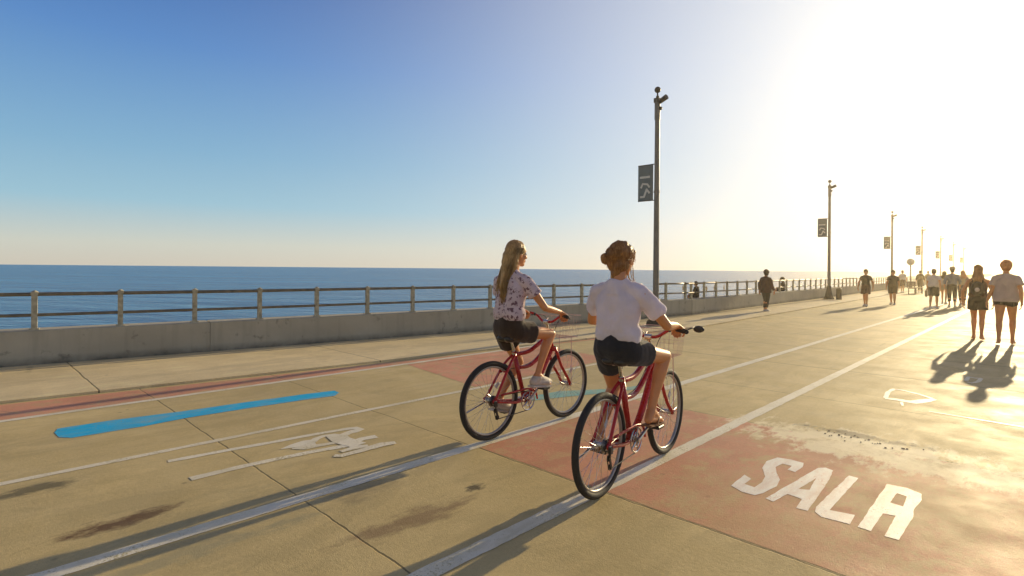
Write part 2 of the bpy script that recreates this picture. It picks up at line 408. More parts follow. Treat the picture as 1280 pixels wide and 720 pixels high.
# sea
def sea_material():
    t = NT('sea water'); p = t.pos()
    q = t.vm('MULTIPLY', p, (1, 1, 0))
    r = t.n('ShaderNodeVectorRotate', rotation_type='Z_AXIS'); t.l(q, r.inputs['Vector']); r.inputs['Angle'].default_value = R(12)
    L = t.vm('MULTIPLY', r.outputs[0], (.28, 1, 1))
    a = t.noise(L, .55, 4, .6, .6); b = t.noise(L, .12, 3, .5, .4); c = t.noise(L, 2.2, 4, .6)
    h = t.math('ADD', t.math('MULTIPLY', a, 1.0), t.math('ADD', t.math('MULTIPLY', b, 2.6), t.math('MULTIPLY', c, .35)))
    f = t.rng(t.noise(L, .05, 5, .65), .35, .65)
    col = t.mix(f, (.012,.16,.38), (.05,.29,.54))
    col = t.mix(t.rng(t.noise(t.vm('MULTIPLY', L, (.5, 2.2, 1)), .16, 5, .7), .5, .72, 0, .6), col, (.14,.44,.68))
    col = t.mix(t.rng(t.noise(t.vm('MULTIPLY', L, (.4, 1.6, 1)), .022, 5, .7, .6), .42, .62, .0, .45), col, (.03,.16,.30))
    t.set(Base_Color=col, Roughness=.25, IOR=1.33, Specular_IOR_Level=.32)
    t.bump(h, 1.0, .9); return t.m
bm = bmesh.new()
sz = 26000
vs = [bm.verts.new(p) for p in ((-sz,-4000,-3.4), (sz,-4000,-3.4), (sz,sz,-3.4), (-sz,sz,-3.4))]; bm.faces.new(vs)
struct('sea', bm, sea_material())
# raised sidewalk between kerb line and wall
K0 = G(0,505).xy; K1 = G(620,437).xy; kd = (K1-K0).normalized()
KS = K0-kd*40
kt = (5.2-K0.x)/kd.x; KB = K0+kd*kt
offs = Vector((3.92, 14.8))-n2*(-.0)
KB2 = Vector((5.2, K0.y+kd.y*kt)); KE = KB2+d2*330
bm = bmesh.new()
prism(bm, [KS, KB2, KE, WE+n2*.05, WB+nb*.05, WS+n1*.05], -.05, .03)
struct('sidewalk', bm, M['sidewalk'])
# kerb strip dark gap is the shaded kerb face itself

# wall: sections with joint gaps
def wall(name, label, a, b, d, n, h, mat, step=3.05, t0=0.0):
    bm = bmesh.new(); L = (b-a).length; s = 0.0
    while s < L-.02:
        e = min(L, s+step)
        p0 = a+d*(s+.003); p1 = a+d*(e-.003)
        prism(bm, [p0, p1, p1+n*WT, p0+n*WT], -.4, h)
        s = e
    p0 = a+d*.02+n*.03; p1 = b-d*.02+n*.03
    prism(bm, [p0, p1, p1+n*(WT-.06), p0+n*(WT-.06)], -.4, h-.012)
    bmesh.ops.bevel(bm, geom=[e for e in bm.edges if abs(e.verts[0].co.z-e.verts[1].co.z) < 1e-4 and e.verts[0].co.z > .5], offset=.012, segments=2, affect='EDGES')
    return tag(obj(name, bm, mat), label, 'wall')
PX = G(823, 397.5).xy
tp = (PX-W0).dot(d1); PX = W0+d1*tp
wall('sea_wall', 'long low grey concrete sea wall behind both cyclists', WS, PX-d1*.45, d1, n1, WH, M['wall'], 6.1)
wall('sea_wall', 'further stretch of low grey concrete sea wall bending away behind the lamp posts', WB, WE, d2, n2, WH, M['wall'], 4)
wall('sea_wall', 'short stretch of grey concrete wall right of the pale concrete block', PX+d1*.25, WB-d1*.02, d1, n1, WH, M['wall'], 4)
bm = bmesh.new()
p0 = PX-d1*.44-n1*.06; p1 = PX+d1*.24-n1*.06
prism(bm, [p0, p1, p1+n1*(WT+.12), p0+n1*(WT+.12)], -.3, WH+.06)
bmesh.ops.bevel(bm, geom=[e for e in bm.edges], offset=.02, segments=2, affect='EDGES')
tag(obj('concrete_pier', bm, M['pier']), 'pale concrete block in the sea wall behind the nearest lamp post', 'pier')

# railings
SP = 1.06
def railing(label, a, d, n, t0, count, total=None, RH=1.10):
    base = a+d*t0
    root = thing('railing', label, 'railing', v3(base, WH))
    off = n*.16
    L = (count-1)*SP if total is None else total
    def rail(z, r):
        bm = bmesh.new(); pts = [v3(off+d*(s-.5), z) for s in [0]] + [v3(off+d*(L+.5), z)]
        N = max(2, int(L/2)); pts = [v3(off+d*(-.5+(L+1)*k/N), z+.004*math.sin(k*1.7)) for k in range(N+1)]
        tube(bm, pts, r*.82, 10); fix(bm); obj('rail', bm, M['rail'], root, True)
    rail(RH-WH-.02, .036); rail(.765-WH, .03)
    def post_bm(bm, s):
        c = Vector(v3(off+d*s, 0)); rot = Matrix.Rotation(-math.atan2(d.x, d.y), 3, 'Z')
        h = RH-WH
        for z0, z1, sx in ((0,.02,.115), (.02,h-.03,.070), (h-.03,h+.012,.084)):
            box(bm, c+Vector((0,0,(z0+z1)/2)), (sx, sx, z1-z0), rot)
        cone(bm, c+Vector((0,0,h+.012)), c+Vector((0,0,h+.04)), .05, .012, 8)
    for k in range(min(count, 100)):
        bm = bmesh.new(); post_bm(bm, k*SP); obj('post', bm, M['post'], root)
    if total and total > 100*SP:
        bm = bmesh.new()
        for k in range(100, int(total/SP)): post_bm(bm, k*SP)
        o = obj('post', bm, M['post'], root); o['kind'] = 'stuff'
    return root
# first visible post at px 45
def on_wall(px, a, d, n):
    r = math.tan(math.atan((px-640)/F)); o = a+n*.16
    return (r*o.y-o.x)/(d.x-r*d.y)
t0 = on_wall(43.5, W0, d1, n1)
LA = (PX-W0).dot(d1)-.5-t0
nA = int(LA/SP)+1
railing('two bar railing on the near sea wall, left of the nearest lamp post', W0, d1, n1, t0-3*SP, nA+3)
LB = (WB-PX).dot(d1)-.5
railing('short railing stretch on the wall just right of the nearest lamp post', PX, d1, n1, .5, max(2, int((LB-.3)/SP)+1))
railing('two bar railing on the far sea wall behind the distant lamp posts', WB, d2, n2, .25, 100, 320)

# ------------------------------------------------------------------ painted markings
def rough_edge(poly, step=.045, amp=.004):
    out = []; n = len(poly); rd = random.Random(len(poly)*7+1)
    for i in range(n):
        a = Vector(poly[i][:2]); b = Vector(poly[(i+1) % n][:2]); L = (b-a).length; k = max(1, min(160, int(L/step)))
        d = (b-a)/max(L, 1e-6); nn = Vector((-d.y, d.x))
        for j in range(k):
            p = a.lerp(b, j/k); out.append(p if j == 0 else p+nn*(noise.noise(Vector((p.x*9, p.y*9, 0)))*amp+rd.uniform(-.4,.4)*amp))
    return out
def sheet(name, polys, z, m, amp=.004):
    polys = [rough_edge(p, .045, amp) for p in polys]
    cu = bpy.data.curves.new('tmp', 'CURVE'); cu.dimensions = '2D'; cu.fill_mode = 'BOTH'
    for poly in polys:
        sp = cu.splines.new('POLY'); sp.points.add(len(poly)-1)
        for i, p in enumerate(poly): sp.points[i].co = (p[0], p[1], 0, 1)
        sp.use_cyclic_u = True
    o = bpy.data.objects.new('tmp', cu); COL.objects.link(o)
    dg = bpy.context.evaluated_depsgraph_get()
    me = bpy.data.meshes.new_from_object(o.evaluated_get(dg)); bpy.data.objects.remove(o); bpy.data.curves.remove(cu)
    me.name = name
    o = link(name, me, m); o.location.z = z; o['kind'] = 'structure'
    for p in me.polygons:
        if p.normal.z < 0: p.flip()
    return o
def ribbon(pts, width):
    """ground polygon around a polyline; width in metres or list"""
    pts = [Vector((p[0], p[1])) for p in pts]
    if not hasattr(width, '__len__'): width = [width]*len(pts)
    q = [pts[0]]; w2 = [width[0]]
    for i in range(len(pts)-1):
        L = (pts[i+1]-pts[i]).length; k = max(1, min(80, int(L/.05)))
        for j in range(1, k+1): q.append(pts[i].lerp(pts[i+1], j/k)); w2.append(width[i]+(width[i+1]-width[i])*j/k)
    pts = q; width = [x+random.uniform(-.007,.007)+.008*noise.noise(Vector((p.x*7, p.y*7, 1))) for x, p in zip(w2, pts)]; Lf = []; Rt = []
    for i, p in enumerate(pts):
        t = (pts[min(i+1, len(pts)-1)]-pts[max(0, i-1)]).normalized(); nn = Vector((-t.y, t.x))
        ww = (width[i] if hasattr(width, '__len__') else width)/2
        Lf.append(p+nn*ww); Rt.append(p-nn*ww)
    return Lf+Rt[::-1]
def ribbon_sheet(name, lines, z, m):
    """several ribbons in one marking; drawn as quads"""
    bm = bmesh.new()
    for k, (pts, wd) in enumerate(lines):
        pg = ribbon(pts, wd); n = len(pg)//2
        A = [bm.verts.new((p.x, p.y, z+k*.0003)) for p in pg[:n]]; B = [bm.verts.new((p.x, p.y, z+k*.0003)) for p in pg[n:][::-1]]
        for i in range(n-1): bm.faces.new((B[i], B[i+1], A[i+1], A[i]))
    for f in bm.faces:
        if f.normal.z < 0: f.normal_flip()
    bm.normal_update()
    for f in bm.faces:
        if f.normal.z < 0: f.normal_flip()
    return struct(name, bm, m)
def uvline(v, u0, u1, n=60): return [UV(u0+(u1-u0)*(k/n)**2, v).xy for k in range(n+1)]
# red paving
sheet('red_paving', [[UV(3.14,-3.5).xy, UV(5.6,-3.5).xy, UV(5.6,3.5).xy, UV(3.14,3.5).xy]], .0012, M['red_paving'])
Wred = [G(0,506).xy-kd*3, G(0,506).xy, G(300,473.5).xy, G(620,438.5).xy, KB2-n1*.05]
sheet('red_edge_strip', [[p-n1*.015 for p in Wred]+[UV(10.5,-7.25).xy, UV(-3,-7.25).xy]], .0012, M['red_paving'])
sheet('red_patch', [[UV(5.0,-7.2).xy, UV(8.2,-7.2).xy, UV(7.9,-5.3).xy, UV(4.7,-5.25).xy]], .0017, M['red_paving'])
z = .0026
ribbon_sheet('lane_line', [(uvline(-7.25,-3,140), .095)], z, M['white_paint'])
ribbon_sheet('lane_line', [(uvline(-5.18,-3,9.6), .075)], z, M['thin_paint'])
ribbon_sheet('lane_line', [(uvline(-3.5,-3,160), .12)], z, M['white_paint'])
ribbon_sheet('lane_line', [(uvline(-2.2,-3,160), .115)], z, M['white_paint'])
ribbon_sheet('joint_line', [([UV(7.5,-.9).xy, UV(7.42,0).xy, UV(7.45,1.5).xy], [.03,.06,.05])], z, M['thin_paint'])
def Z(lst, x0, y0, s): return [G(x0+a/s, y0+b/s).xy for a, b in lst]
# cyclist symbol strokes
s8 = lambda l: Z(l, 340, 520, 8)
ribbon_sheet('cycle_symbol', [
    ([G(210,577).xy, G(290,562).xy]+s8([(0,265),(400,190),(750,130),(830,122),(880,137),(830,152),(760,172),(700,200)]), [0.065,0.065,0.065,0.065,0.065,0.091,0.091,0.091,0.078,0.091]),
    ([G(238,599).xy, G(300,584).xy]+s8([(0,443),(400,360),(740,300),(800,268),(900,232),(1045,205)]), [0.078,0.078,0.072,0.072,0.072,0.091,0.091,0.091]),
    (s8([(90,335),(200,305),(330,275),(430,262)]), [0.013,0.091,0.169,0.156]),
    (s8([(200,330),(330,318),(450,300),(560,282),(700,255)]), [0.026,0.117,0.078,0.065,0.065]),
    (s8([(405,262),(440,232),(520,202),(620,190),(700,205)]), [0.065,0.065,0.065,0.065,0.065]),
    (s8([(630,195),(700,245),(770,265),(870,295)]), [0.156,0.169,0.169,0.156]),
    (s8([(690,360),(860,312),(960,300)]), [0.052,0.091,0.052]),
    (s8([(620,402),(700,400),(900,347),(1100,288),(1235,270)]), [0.065,0.065,0.078,0.104,0.078]),
    ], z, M['white_paint'])
# word
sw = lambda l: Z(l, 900, 560, 1280/270)
sheet('road_lettering', [
    sw([(65,225),(145,160),(185,185),(145,215),(205,235),(250,205),(268,170),(250,120),(275,80),(340,58),(420,70),(495,90),(490,115),(445,145),(400,130),(425,108),(370,95),(330,115),(335,150),(355,190),(335,230),(255,270),(205,282),(130,262)]),
    sw([(268,300),(580,120),(625,118),(670,135),(650,185),(520,375),(450,358),(485,305),(400,275),(315,320)]), sw([(465,245),(570,180),(530,250)]),
    sw([(570,350),(765,165),(820,180),(650,370),(800,400),(770,455),(600,410),(562,380)]),
    sw([(815,470),(990,215),(1110,240),(1195,275),(1195,310),(1150,365),(1145,410),(1060,548),(975,525),(1040,405),(965,390),(895,495)]), sw([(1008,325),(1050,270),(1108,290),(1085,350)]),
    ], .003, M['text_paint'])
sr = lambda l: Z(l, 1090, 450, 6.547)
ribbon_sheet('road_symbol', [(sr([(110,312),(130,265),(180,238),(260,250),(400,285),(500,318)]), .05), (sr([(105,315),(200,325),(340,348),(430,335),(510,322)]), [.08,.12,.14,.12,.06]), (sr([(240,345),(250,375)]), .03)], z, M['text_paint'])
ribbon_sheet('road_symbol', [(sr([(770,170),(790,138),(845,150),(895,150),(870,178),(820,190),(775,180)]), .05)], z, M['white_paint'])
sheet('blue_stripe', [[G(*p).xy for p in ((68,541),(72,536),(144,525),(231,514),(307,503),(380,493),(418,488.5),(424,491),(418,495),(380,500),(307,511),(231,523),(180,533),(90,547.5),(74,547))]], .0026, M['blue_paint'])
sheet('cyan_stripe', [[G(*p).xy for p in ((655,497),(700,489),(770,486),(800,482),(800,486),(760,491),(700,497),(665,501))]], .0026, M['cyan_paint'])

# ------------------------------------------------------------------ lamp posts
def letterbar(bm, pts, y, wd):
    for a, b in zip(pts, pts[1:]):
        a = Vector((a[0], y, a[1])); b = Vector((b[0], y, b[1])); d = b-a
        an = math.atan2(d.z, d.x)
        box(bm, (a+b)/2, (d.length+wd*.6, .006, wd), Matrix.Rotation(-an, 3, 'Y'))
def lamp_post(label, loc, H=6.5, detail=True):
    t = thing('lamp_post', label, 'lamp post', loc, -R(42.8), 'lamp posts along the promenade')
    bm = bmesh.new(); cone(bm, (0,0,.0), (0,0,H*.94), .085, .062, 16); cone(bm, (0,0,H*.86), (0,0,H*.945), .078, .078, 16)
    cone(bm, (0,0,3.6), (0,0,3.66), .085, .085, 16)
    obj('pole', bm, M['pole'], t, False)
    bm = bmesh.new(); cone(bm, (0,0,0), (0,0,.10), .27, .25, 8); cone(bm, (0,0,.10), (0,0,.62), .20, .11, 12); cone(bm, (0,0,.62), (0,0,.72), .13, .10, 12)
    for k in range(4):
        a = k*math.pi/2+.78; cone(bm, (.21*math.cos(a), .21*math.sin(a), .10), (.21*math.cos(a), .21*math.sin(a), .14), .02, .02, 6)
    obj('base', bm, M['dark_metal'], t)
    bm = bmesh.new(); cone(bm, (0,0,H*.94), (0,0,H*.98), .025, .02, 8); ball(bm, (0,0,H*.985), .085, 14, 10); ball(bm, (0,0,H*.955), .045, 10, 8)
    obj('finial', bm, M['dark_metal'], t, True)
    bm = bmesh.new(); cone(bm, (0,0,H*.925), (.14,-.03,H*.93), .028, .028, 10); cone(bm, (.10,-.04,H*.932), (.31,-.08,H*.944), .062, .072, 14); ball(bm, (.10,-.04,H*.932), .062)
    ball(bm, (.09,0,H*.905), .05); box(bm, (0,0,H*.94), (.15,.15,.12)); fix(bm)
    obj('lamp_head', bm, M['dark_metal'], t)
    # banner on the sea side
    z0, z1 = 3.42, 4.38
    bm = bmesh.new(); box(bm, (-.34,0,(z0+z1)/2), (.46,.02,z1-z0))
    bmesh.ops.bevel(bm, geom=bm.edges[:], offset=.006, segments=1, affect='EDGES')
    b = obj('banner', bm, M['banner'], t)
    for zz in (z0-.012, z1+.012):
        bm = bmesh.new(); cone(bm, (0,0,zz), (-.57,0,zz), .014, .014, 8); obj('bracket', bm, M['dark_metal'], t)
    for sd in (-1, 1):
        y = sd*.0135
        for ln, wd in (([(-.49,z0+.64),(-.22,z0+.64)], .06), ([(-.47,z0+.36),(-.42,z0+.46),(-.28,z0+.44),(-.22,z0+.36)], .05), ([(-.48,z0+.10),(-.38,z0+.10),(-.30,z0+.30),(-.22,z0+.20)], .055)):
            bm = bmesh.new(); letterbar(bm, ln, y, wd); obj('letter', bm, M['banner_mark'], b)
    return t
names = ['tallest grey lamp post with slate banner, right behind the white shirted cyclist',
  'grey lamp post with dark flared base right of the person in dark coat',
  'lamp post with small banner rising behind the person in black shorts',
  'slim distant lamp post just right of the round headed short lamp',
  'faint distant lamp post above the walking group in pale tops',
  'very faint distant lamp post just left of the blonde walker',
  'faintest farthest lamp post above the blonde walker']
for k in range(7):
    n = k+1
    p = Vector(((3.92,17.25,31.0,44.6,58.3,72.0,86.0)[k], 14.8*n, 0.03))
    lamp_post(names[k], p)
# globe lamp
p = G(1138, 361)
t = thing('globe_lamp', 'short dark lamp post with a round head beyond the railing walkers', 'street lamp', p)
bm = bmesh.new(); cone(bm, (0,0,0), (0,0,2.2), .07, .05, 10); cone(bm, (0,0,0), (0,0,.4), .16, .1, 10); obj('pole', bm, M['dark_metal'], t)
bm = bmesh.new(); ball(bm, (0,0,2.5), (.32,.32,.32), 16, 12); cone(bm, (0,0,2.2), (0,0,2.3), .16, .1, 12); obj('lamp_shade', bm, M['glass'], t, True)

# ------------------------------------------------------------------ hills
def hill_material():
    t = NT('hazy hill'); p = t.pos(); n = t.noise(p, .004, 5)
    t.set(Base_Color=t.mix(t.rng(n, .35, .65), (.42,.34,.22), (.52,.43,.28)), Roughness=.95); return t.m
bm = bmesh.new(); N = 60; rows = []
for i in range(N+1):
    px = 1165+ i*9
    az = math.atan((px-640)/F); dist = 900
    prof = 0 if px < 1170 else (min(1, (px-1168)/60)**.8*9+ (px-1168)*.06+3*noise.noise(Vector((px*.03, 0, 0)))+1.2*noise.noise(Vector((px*.15, 3, 0))))
    dr = Vector((math.sin(az), math.cos(az)))
    rows.append([bm.verts.new((dr.x*dist*k, dr.y*dist*k, z)) for k, z in ((.9, -1), (1.0, prof*.55*1.5), (1.15, prof*1.6), (1.5, prof*1.6), (1.8, -2))])
for i in range(N):
    for j in range(4): bm.faces.new((rows[i][j], rows[i+1][j], rows[i+1][j+1], rows[i][j+1]))
fix(bm); struct('hills', bm, hill_material(), True)

# ------------------------------------------------------------------ sunlit sea haze
HAZE = 0.0016
if HAZE:
    hm = bpy.data.materials.new('sea haze'); hm.use_nodes = True; ht = hm.node_tree; ht.nodes.clear()
    ho = ht.nodes.new('ShaderNodeOutputMaterial'); hs = ht.nodes.new('ShaderNodeVolumeScatter')
    hs.inputs['Color'].default_value = (1,.84,.56,1); hs.inputs['Density'].default_value = HAZE; hs.inputs['Anisotropy'].default_value = .76
    ht.links.new(hs.outputs[0], ho.inputs['Volume'])
    bm = bmesh.new(); box(bm, UV(700, 330, 3.0), (780, 1500, 16), Matrix.Rotation(-LANE, 3, 'Z')); struct('haze', bm, hm)
    S.cycles.volume_bounces = 0

# ------------------------------------------------------------------ remeshed bodies
def remesh(bm, voxel, smooth=2, wrinkle=None, cuts=()):
    me = bpy.data.meshes.new('tmp'); bm.to_mesh(me); bm.free()
    o = bpy.data.objects.new('tmp', me); COL.objects.link(o)
    md = o.modifiers.new('r', 'REMESH'); md.mode = 'VOXEL'; md.voxel_size = voxel; md.use_smooth_shade = True
    if smooth:
        s = o.modifiers.new('s', 'SMOOTH'); s.factor = .5; s.iterations = smooth
    dg = bpy.context.evaluated_depsgraph_get()
    out = bpy.data.meshes.new_from_object(o.evaluated_get(dg)); bpy.data.objects.remove(o); bpy.data.meshes.remove(me)
    if wrinkle:
        amp, fq = wrinkle
        nr = [v.normal.copy() for v in out.vertices]
        for v, n in zip(out.vertices, nr):
            c = v.co
            q = Vector((c.x*fq, c.y*fq, c.z*fq*.55))
            k = noise.noise(q)+.5*noise.noise(q*2.3+Vector((5,1,2)))
            k += .8*(1-abs(noise.noise(q*1.4+Vector((2,8,1))))*3)*.35
            v.co = c+n*amp*k
    for pco, pno in cuts:
        b = bmesh.new(); b.from_mesh(out)
        bmesh.ops.bisect_plane(b, geom=b.verts[:]+b.edges[:]+b.faces[:], plane_co=pco, plane_no=pno, clear_outer=True)
        b.to_mesh(out); b.free()
    for p in out.polygons: p.use_smooth = True
    return out
def caps(bm, pts, rads, seg=16):
    for i in range(len(pts)-1):
        cone(bm, pts[i], pts[i+1], rads[i], rads[i+1], seg)
    for p, r in zip(pts, rads): ball(bm, p, r, seg, seg//2+2)
def basis(f, up=Vector((0,0,1))):
    f = Vector(f).normalized(); l = up.cross(f).normalized(); u = f.cross(l)
    return Matrix((f, l, u)).transposed()
def lerp(a, b, t): return Vector(a)*(1-t)+Vector(b)*t

def head_shapes(bm, c, B, s=1.0):
    """c: centre of the head; B: basis (forward, left, up)"""
    P = lambda x, y, z: c+B @ Vector((x*s, y*s, z*s))
    ball(bm, P(-.008,0,.028), (.096*s,.076*s,.092*s), 24, 16, B)
    ball(bm, P(.022,0,-.030), (.066*s,.060*s,.082*s), 20, 14, B)
    ball(bm, P(.062,0,-.088), (.026*s,.026*s,.024*s), 12, 8, B)          # chin
    ball(bm, P(.070,0,.032), (.024*s,.052*s,.018*s), 14, 8, B)          # brow
    for sd in (-1, 1):
        ball(bm, P(.066,sd*.036,-.022), (.022*s,.022*s,.022*s), 12, 8, B)
        ball(bm, P(.002,sd*.076,-.008), (.018*s,.009*s,.032*s), 12, 8, B)   # ear
    cone(bm, P(.084,0,.018), P(.106,0,-.024), .009*s, .014*s, 10); ball(bm, P(.104,0,-.026), .014*s, 10, 8)
    ball(bm, P(.084,0,-.054), (.012*s,.024*s,.007*s), 10, 6, B); ball(bm, P(.082,0,-.066), (.011*s,.020*s,.008*s), 10, 6, B)
def hand_shapes(bm, wrist, d, palm_n, side, curl=.5, s=1.0, grip=None):
    """d: direction wrist->knuckles, palm_n: way the palm faces, side: +1 thumb lies along d x palm_n"""
    d = Vector(d).normalized(); pn = Vector(palm_n); pn = (pn-d*pn.dot(d)).normalized(); x = d.cross(pn)*side
    w_ = Vector(wrist)
    for k in (-1, 0, 1):
        cone(bm, w_+x*k*.016*s, w_+d*.085*s+x*k*.024*s, .014*s, .0125*s, 8)
    ball(bm, w_+d*.045*s, (.03*s,.03*s,.018*s), 12, 8)
    lens = [.040, .047, .044, .034]
    for k in range(4):
        o = x*(.031-.0205*k)*s; p = w_+d*.088*s+o
        a = curl*1.2
        pts = [p]; ang = a*.6
        for j in range(3):
            dd = d*math.cos(ang)+pn*math.sin(ang)
            p = p+dd*lens[k]*(1, .68, .52)[j]*s; pts.append(p); ang += a
        caps(bm, pts, [.0092*s, .0085*s, .0078*s, .0068*s], 8)
    p = w_+d*.022*s+x*.026*s
    t1 = p+(x*.65+d*.65+pn*.25).normalized()*.042*s; t2 = t1+(x*.1+d*.75+pn*.6*curl*1.6).normalized()*.034*s; t3 = t2+(d*.6-x*.3*curl+pn*.8*curl).normalized()*.024*s
    caps(bm, [p, t1, t2, t3], [.013*s, .011*s, .0095*s, .008*s], 8)
def foot_shapes(bm, ankle, toe_dir, s=1.0, bare=True, pitch=0.0):
    d = Vector(toe_dir).normalized(); up = Vector((0,0,1)); l = up.cross(d).normalized(); u = d.cross(l)
    A = Vector(ankle)
    heel = A-d*.045*s-u*.055*s; ball_ = A+d*.125*s-u*.062*s
    caps(bm, [A, heel], [.037*s, .030*s], 12); caps(bm, [A+d*.01*s, A+d*.07*s-u*.035*s, ball_], [.036*s, .034*s, .027*s], 12)
    caps(bm, [heel, ball_+l*.012*s], [.028*s, .026*s], 12); caps(bm, [heel, ball_-l*.02*s], [.026*s, .023*s], 12)
    for k in range(5):
        o = l*(.032-.016*k)*s; caps(bm, [ball_+o*.9-u*.005*s, ball_+o+d*(.062-.006*k)*s-u*.012*s], [.013*s, .010*s if k else .012*s], 8)

def make_person(name, label, J, root_loc, rz, voxel=.006, fig=None, group=None):
    """J: joints in figure space (forward +X, left +Y).  Returns the body object"""
    g = fig or {}
    skin = M[g.get('skin', 'skin')]; s = g.get('scale', 1.0); W = g.get('build', 1.0)
    V = {k: Vector(v) for k, v in J.items() if hasattr(v, '__len__')}
    bm = bmesh.new()
    # trunk
    pel, waist, chest, neck, head = V['pelvis'], V['waist'], V['chest'], V['neck'], V['head']
    tb = basis(Vector(V.get('facing', (1,0,0))))
    ball(bm, pel, (.115*W,.160*W,.115), 20, 12, tb); 
    caps(bm, [pel+tb@Vector((0,.06,0)), waist+tb@Vector((0,.04,0)), chest+tb@Vector((0,.06,0))], [.105*W,.088*W,.10*W]); 
    caps(bm, [pel-tb@Vector((0,.06,0)), waist-tb@Vector((0,.04,0)), chest-tb@Vector((0,.06,0))], [.105*W,.088*W,.10*W])
    ball(bm, chest, (.10*W,.155*W,.15), 20, 12, tb)
    if g.get('female'):
        for sd in (-1,1): ball(bm, chest+tb@Vector((.075,sd*.065,.0)), .055, 12, 8)
    caps(bm, [chest+Vector((0,0,.08)), neck, lerp(neck, head, .55)], [.085*W,.056*W**.5,.050])
    HB = basis(Vector(V.get('look', (1,0,0))))
    head_shapes(bm, head, HB, g.get('head_s', 1.0))
    for sd in ('l', 'r'):
        sh, el, wr = V['shoulder_'+sd], V['elbow_'+sd], V['wrist_'+sd]
        caps(bm, [lerp(chest+Vector((0,0,.10)), neck, .4), sh], [.065*W, .055*W])
        caps(bm, [sh, lerp(sh, el, .4), el, lerp(el, wr, .3), wr], [.053*W,.046*W,.036*W,.038*W,.024*W])
        hd = V.get('hand_'+sd, (wr-el)); pn = V.get('palm_'+sd, Vector((0, -1 if sd == 'l' else 1, 0)))
        hand_shapes(bm, wr, hd, pn, g.get('thumb_'+sd, 1 if sd == 'l' else -1), g.get('curl', .35), g.get('hand_s', 1.0))
        hp, kn, an = V['hip_'+sd], V['knee_'+sd], V['ankle_'+sd]
        cf = (kn-hp).cross(an-kn)
        back = -Vector(V.get('facing', (1,0,0)))*.018
        caps(bm, [hp, lerp(hp, kn, .35), lerp(hp, kn, .8), kn, lerp(kn, an, .28)+back, lerp(kn, an, .7)+back*.4, an], [.092*W,.083*W,.060*W,.053*W,.054*W,.036*W,.031*W])
        foot_shapes(bm, an, V.get('toe_'+sd, (1,0,0)), g.get('foot_s', 1.0))
    me = remesh(bm, voxel, 3)
    root = link(name, me, skin)
    root.location = root_loc; root.rotation_euler = (0,0,rz)
    tag(root, label, 'person', group)
    # eyes, lips
    if voxel < .008:
        for sd in (-1, 1):
            bm = bmesh.new(); c = head+HB@Vector((.079,sd*.031,.006)); ball(bm, c, .0125, 12, 8)
            e = obj('eye', bm, M['eye'], root, True)
            bm = bmesh.new(); ball(bm, c+HB@Vector((.008,0,0)), .006, 10, 6); obj('pupil', bm, M['pupil'], e, True)
        bm = bmesh.new(); ball(bm, head+HB@Vector((.087,0,-.055)), (.0115,.022,.0062), 12, 6, HB); ball(bm, head+HB@Vector((.0855,0,-.065)), (.0105,.019,.007), 12, 6, HB)
        obj('lips', bm, M['lips'], root, True)
    # top
    E = .016
    bm = bmesh.new(); tl = g.get('top_len', .10)
    for sd in (-1, 1):
        caps(bm, [pel+Vector((0,0,tl))+tb@Vector((0,sd*.058,0)), waist+tb@Vector((0,sd*.048,0)), chest+tb@Vector((0,sd*.062,0))], [(.112+g.get('loose',.01))*W,(.098+g.get('loose',.01))*W,.115*W])
    ball(bm, chest, (.118*W,.172*W,.160), 20, 12, tb)
    if g.get('female'):
        for sd in (-1,1): ball(bm, chest+tb@Vector((.080,sd*.065,.0)), .064, 12, 8)
    cone(bm, chest+Vector((0,0,.08)), neck+Vector((0,0,.012)), .112*W, .066, 20)
    if g.get('sleeve', .45) > 0:
        for sd in ('l', 'r'):
            sh, el, wr = V['shoulder_'+sd], V['elbow_'+sd], V['wrist_'+sd]; q = g.get('sleeve', .45)
            caps(bm, [lerp(chest+Vector((0,0,.10)), neck, .45), lerp(neck, sh, .62)-Vector((0,0,.012)), sh], [.070*W, .064*W, .066*W])
            if q <= 1: cone(bm, sh, lerp(sh, el, q), .066*W, (.066+g.get('puff',0))*W, 20)
            else:
                caps(bm, [sh, el], [.068*W,.056*W]); cone(bm, el, lerp(el, wr, q-1), .054*W, .042*W, 16)
    me = remesh(bm, max(voxel, .007), 2, (g.get('wr', .007), 11), [((0,0,pel.z+g.get('hem', 0.0)), (0,0,-1))])
    link('shirt', me, M[g.get('top', 'tee')], root)
    # bottoms
    bm = bmesh.new(); q = g.get('leg', .45)
    ball(bm, pel+Vector((0,0,.01)), (.135*W,.182*W,.125), 20, 12, tb)
    caps(bm, [pel+tb@Vector((0,.062,.0)), lerp(pel, waist, .6)+tb@Vector((0,.045,0))], [.118*W,.102*W]); caps(bm, [pel-tb@Vector((0,.062,0)), lerp(pel, waist, .6)-tb@Vector((0,.045,0))], [.118*W,.102*W])
    for sd in ('l', 'r'):
        hp, kn, an = V['hip_'+sd], V['knee_'+sd], V['ankle_'+sd]
        if q <= 1: cone(bm, hp, lerp(hp, kn, q), .108*W, (.096+g.get('flare', 0))*W, 20); ball(bm, hp, .107*W, 16, 10)
        else:
            caps(bm, [hp, kn], [.104*W,.072*W]); cone(bm, kn, lerp(kn, an, q-1), .070*W, .058*W, 16)
    me = remesh(bm, max(voxel, .007), 2, (.006, 9))
    link('trousers' if q > 1 else 'shorts', me, M[g.get('bottom', 'navy')], root)
    return root, V, HB
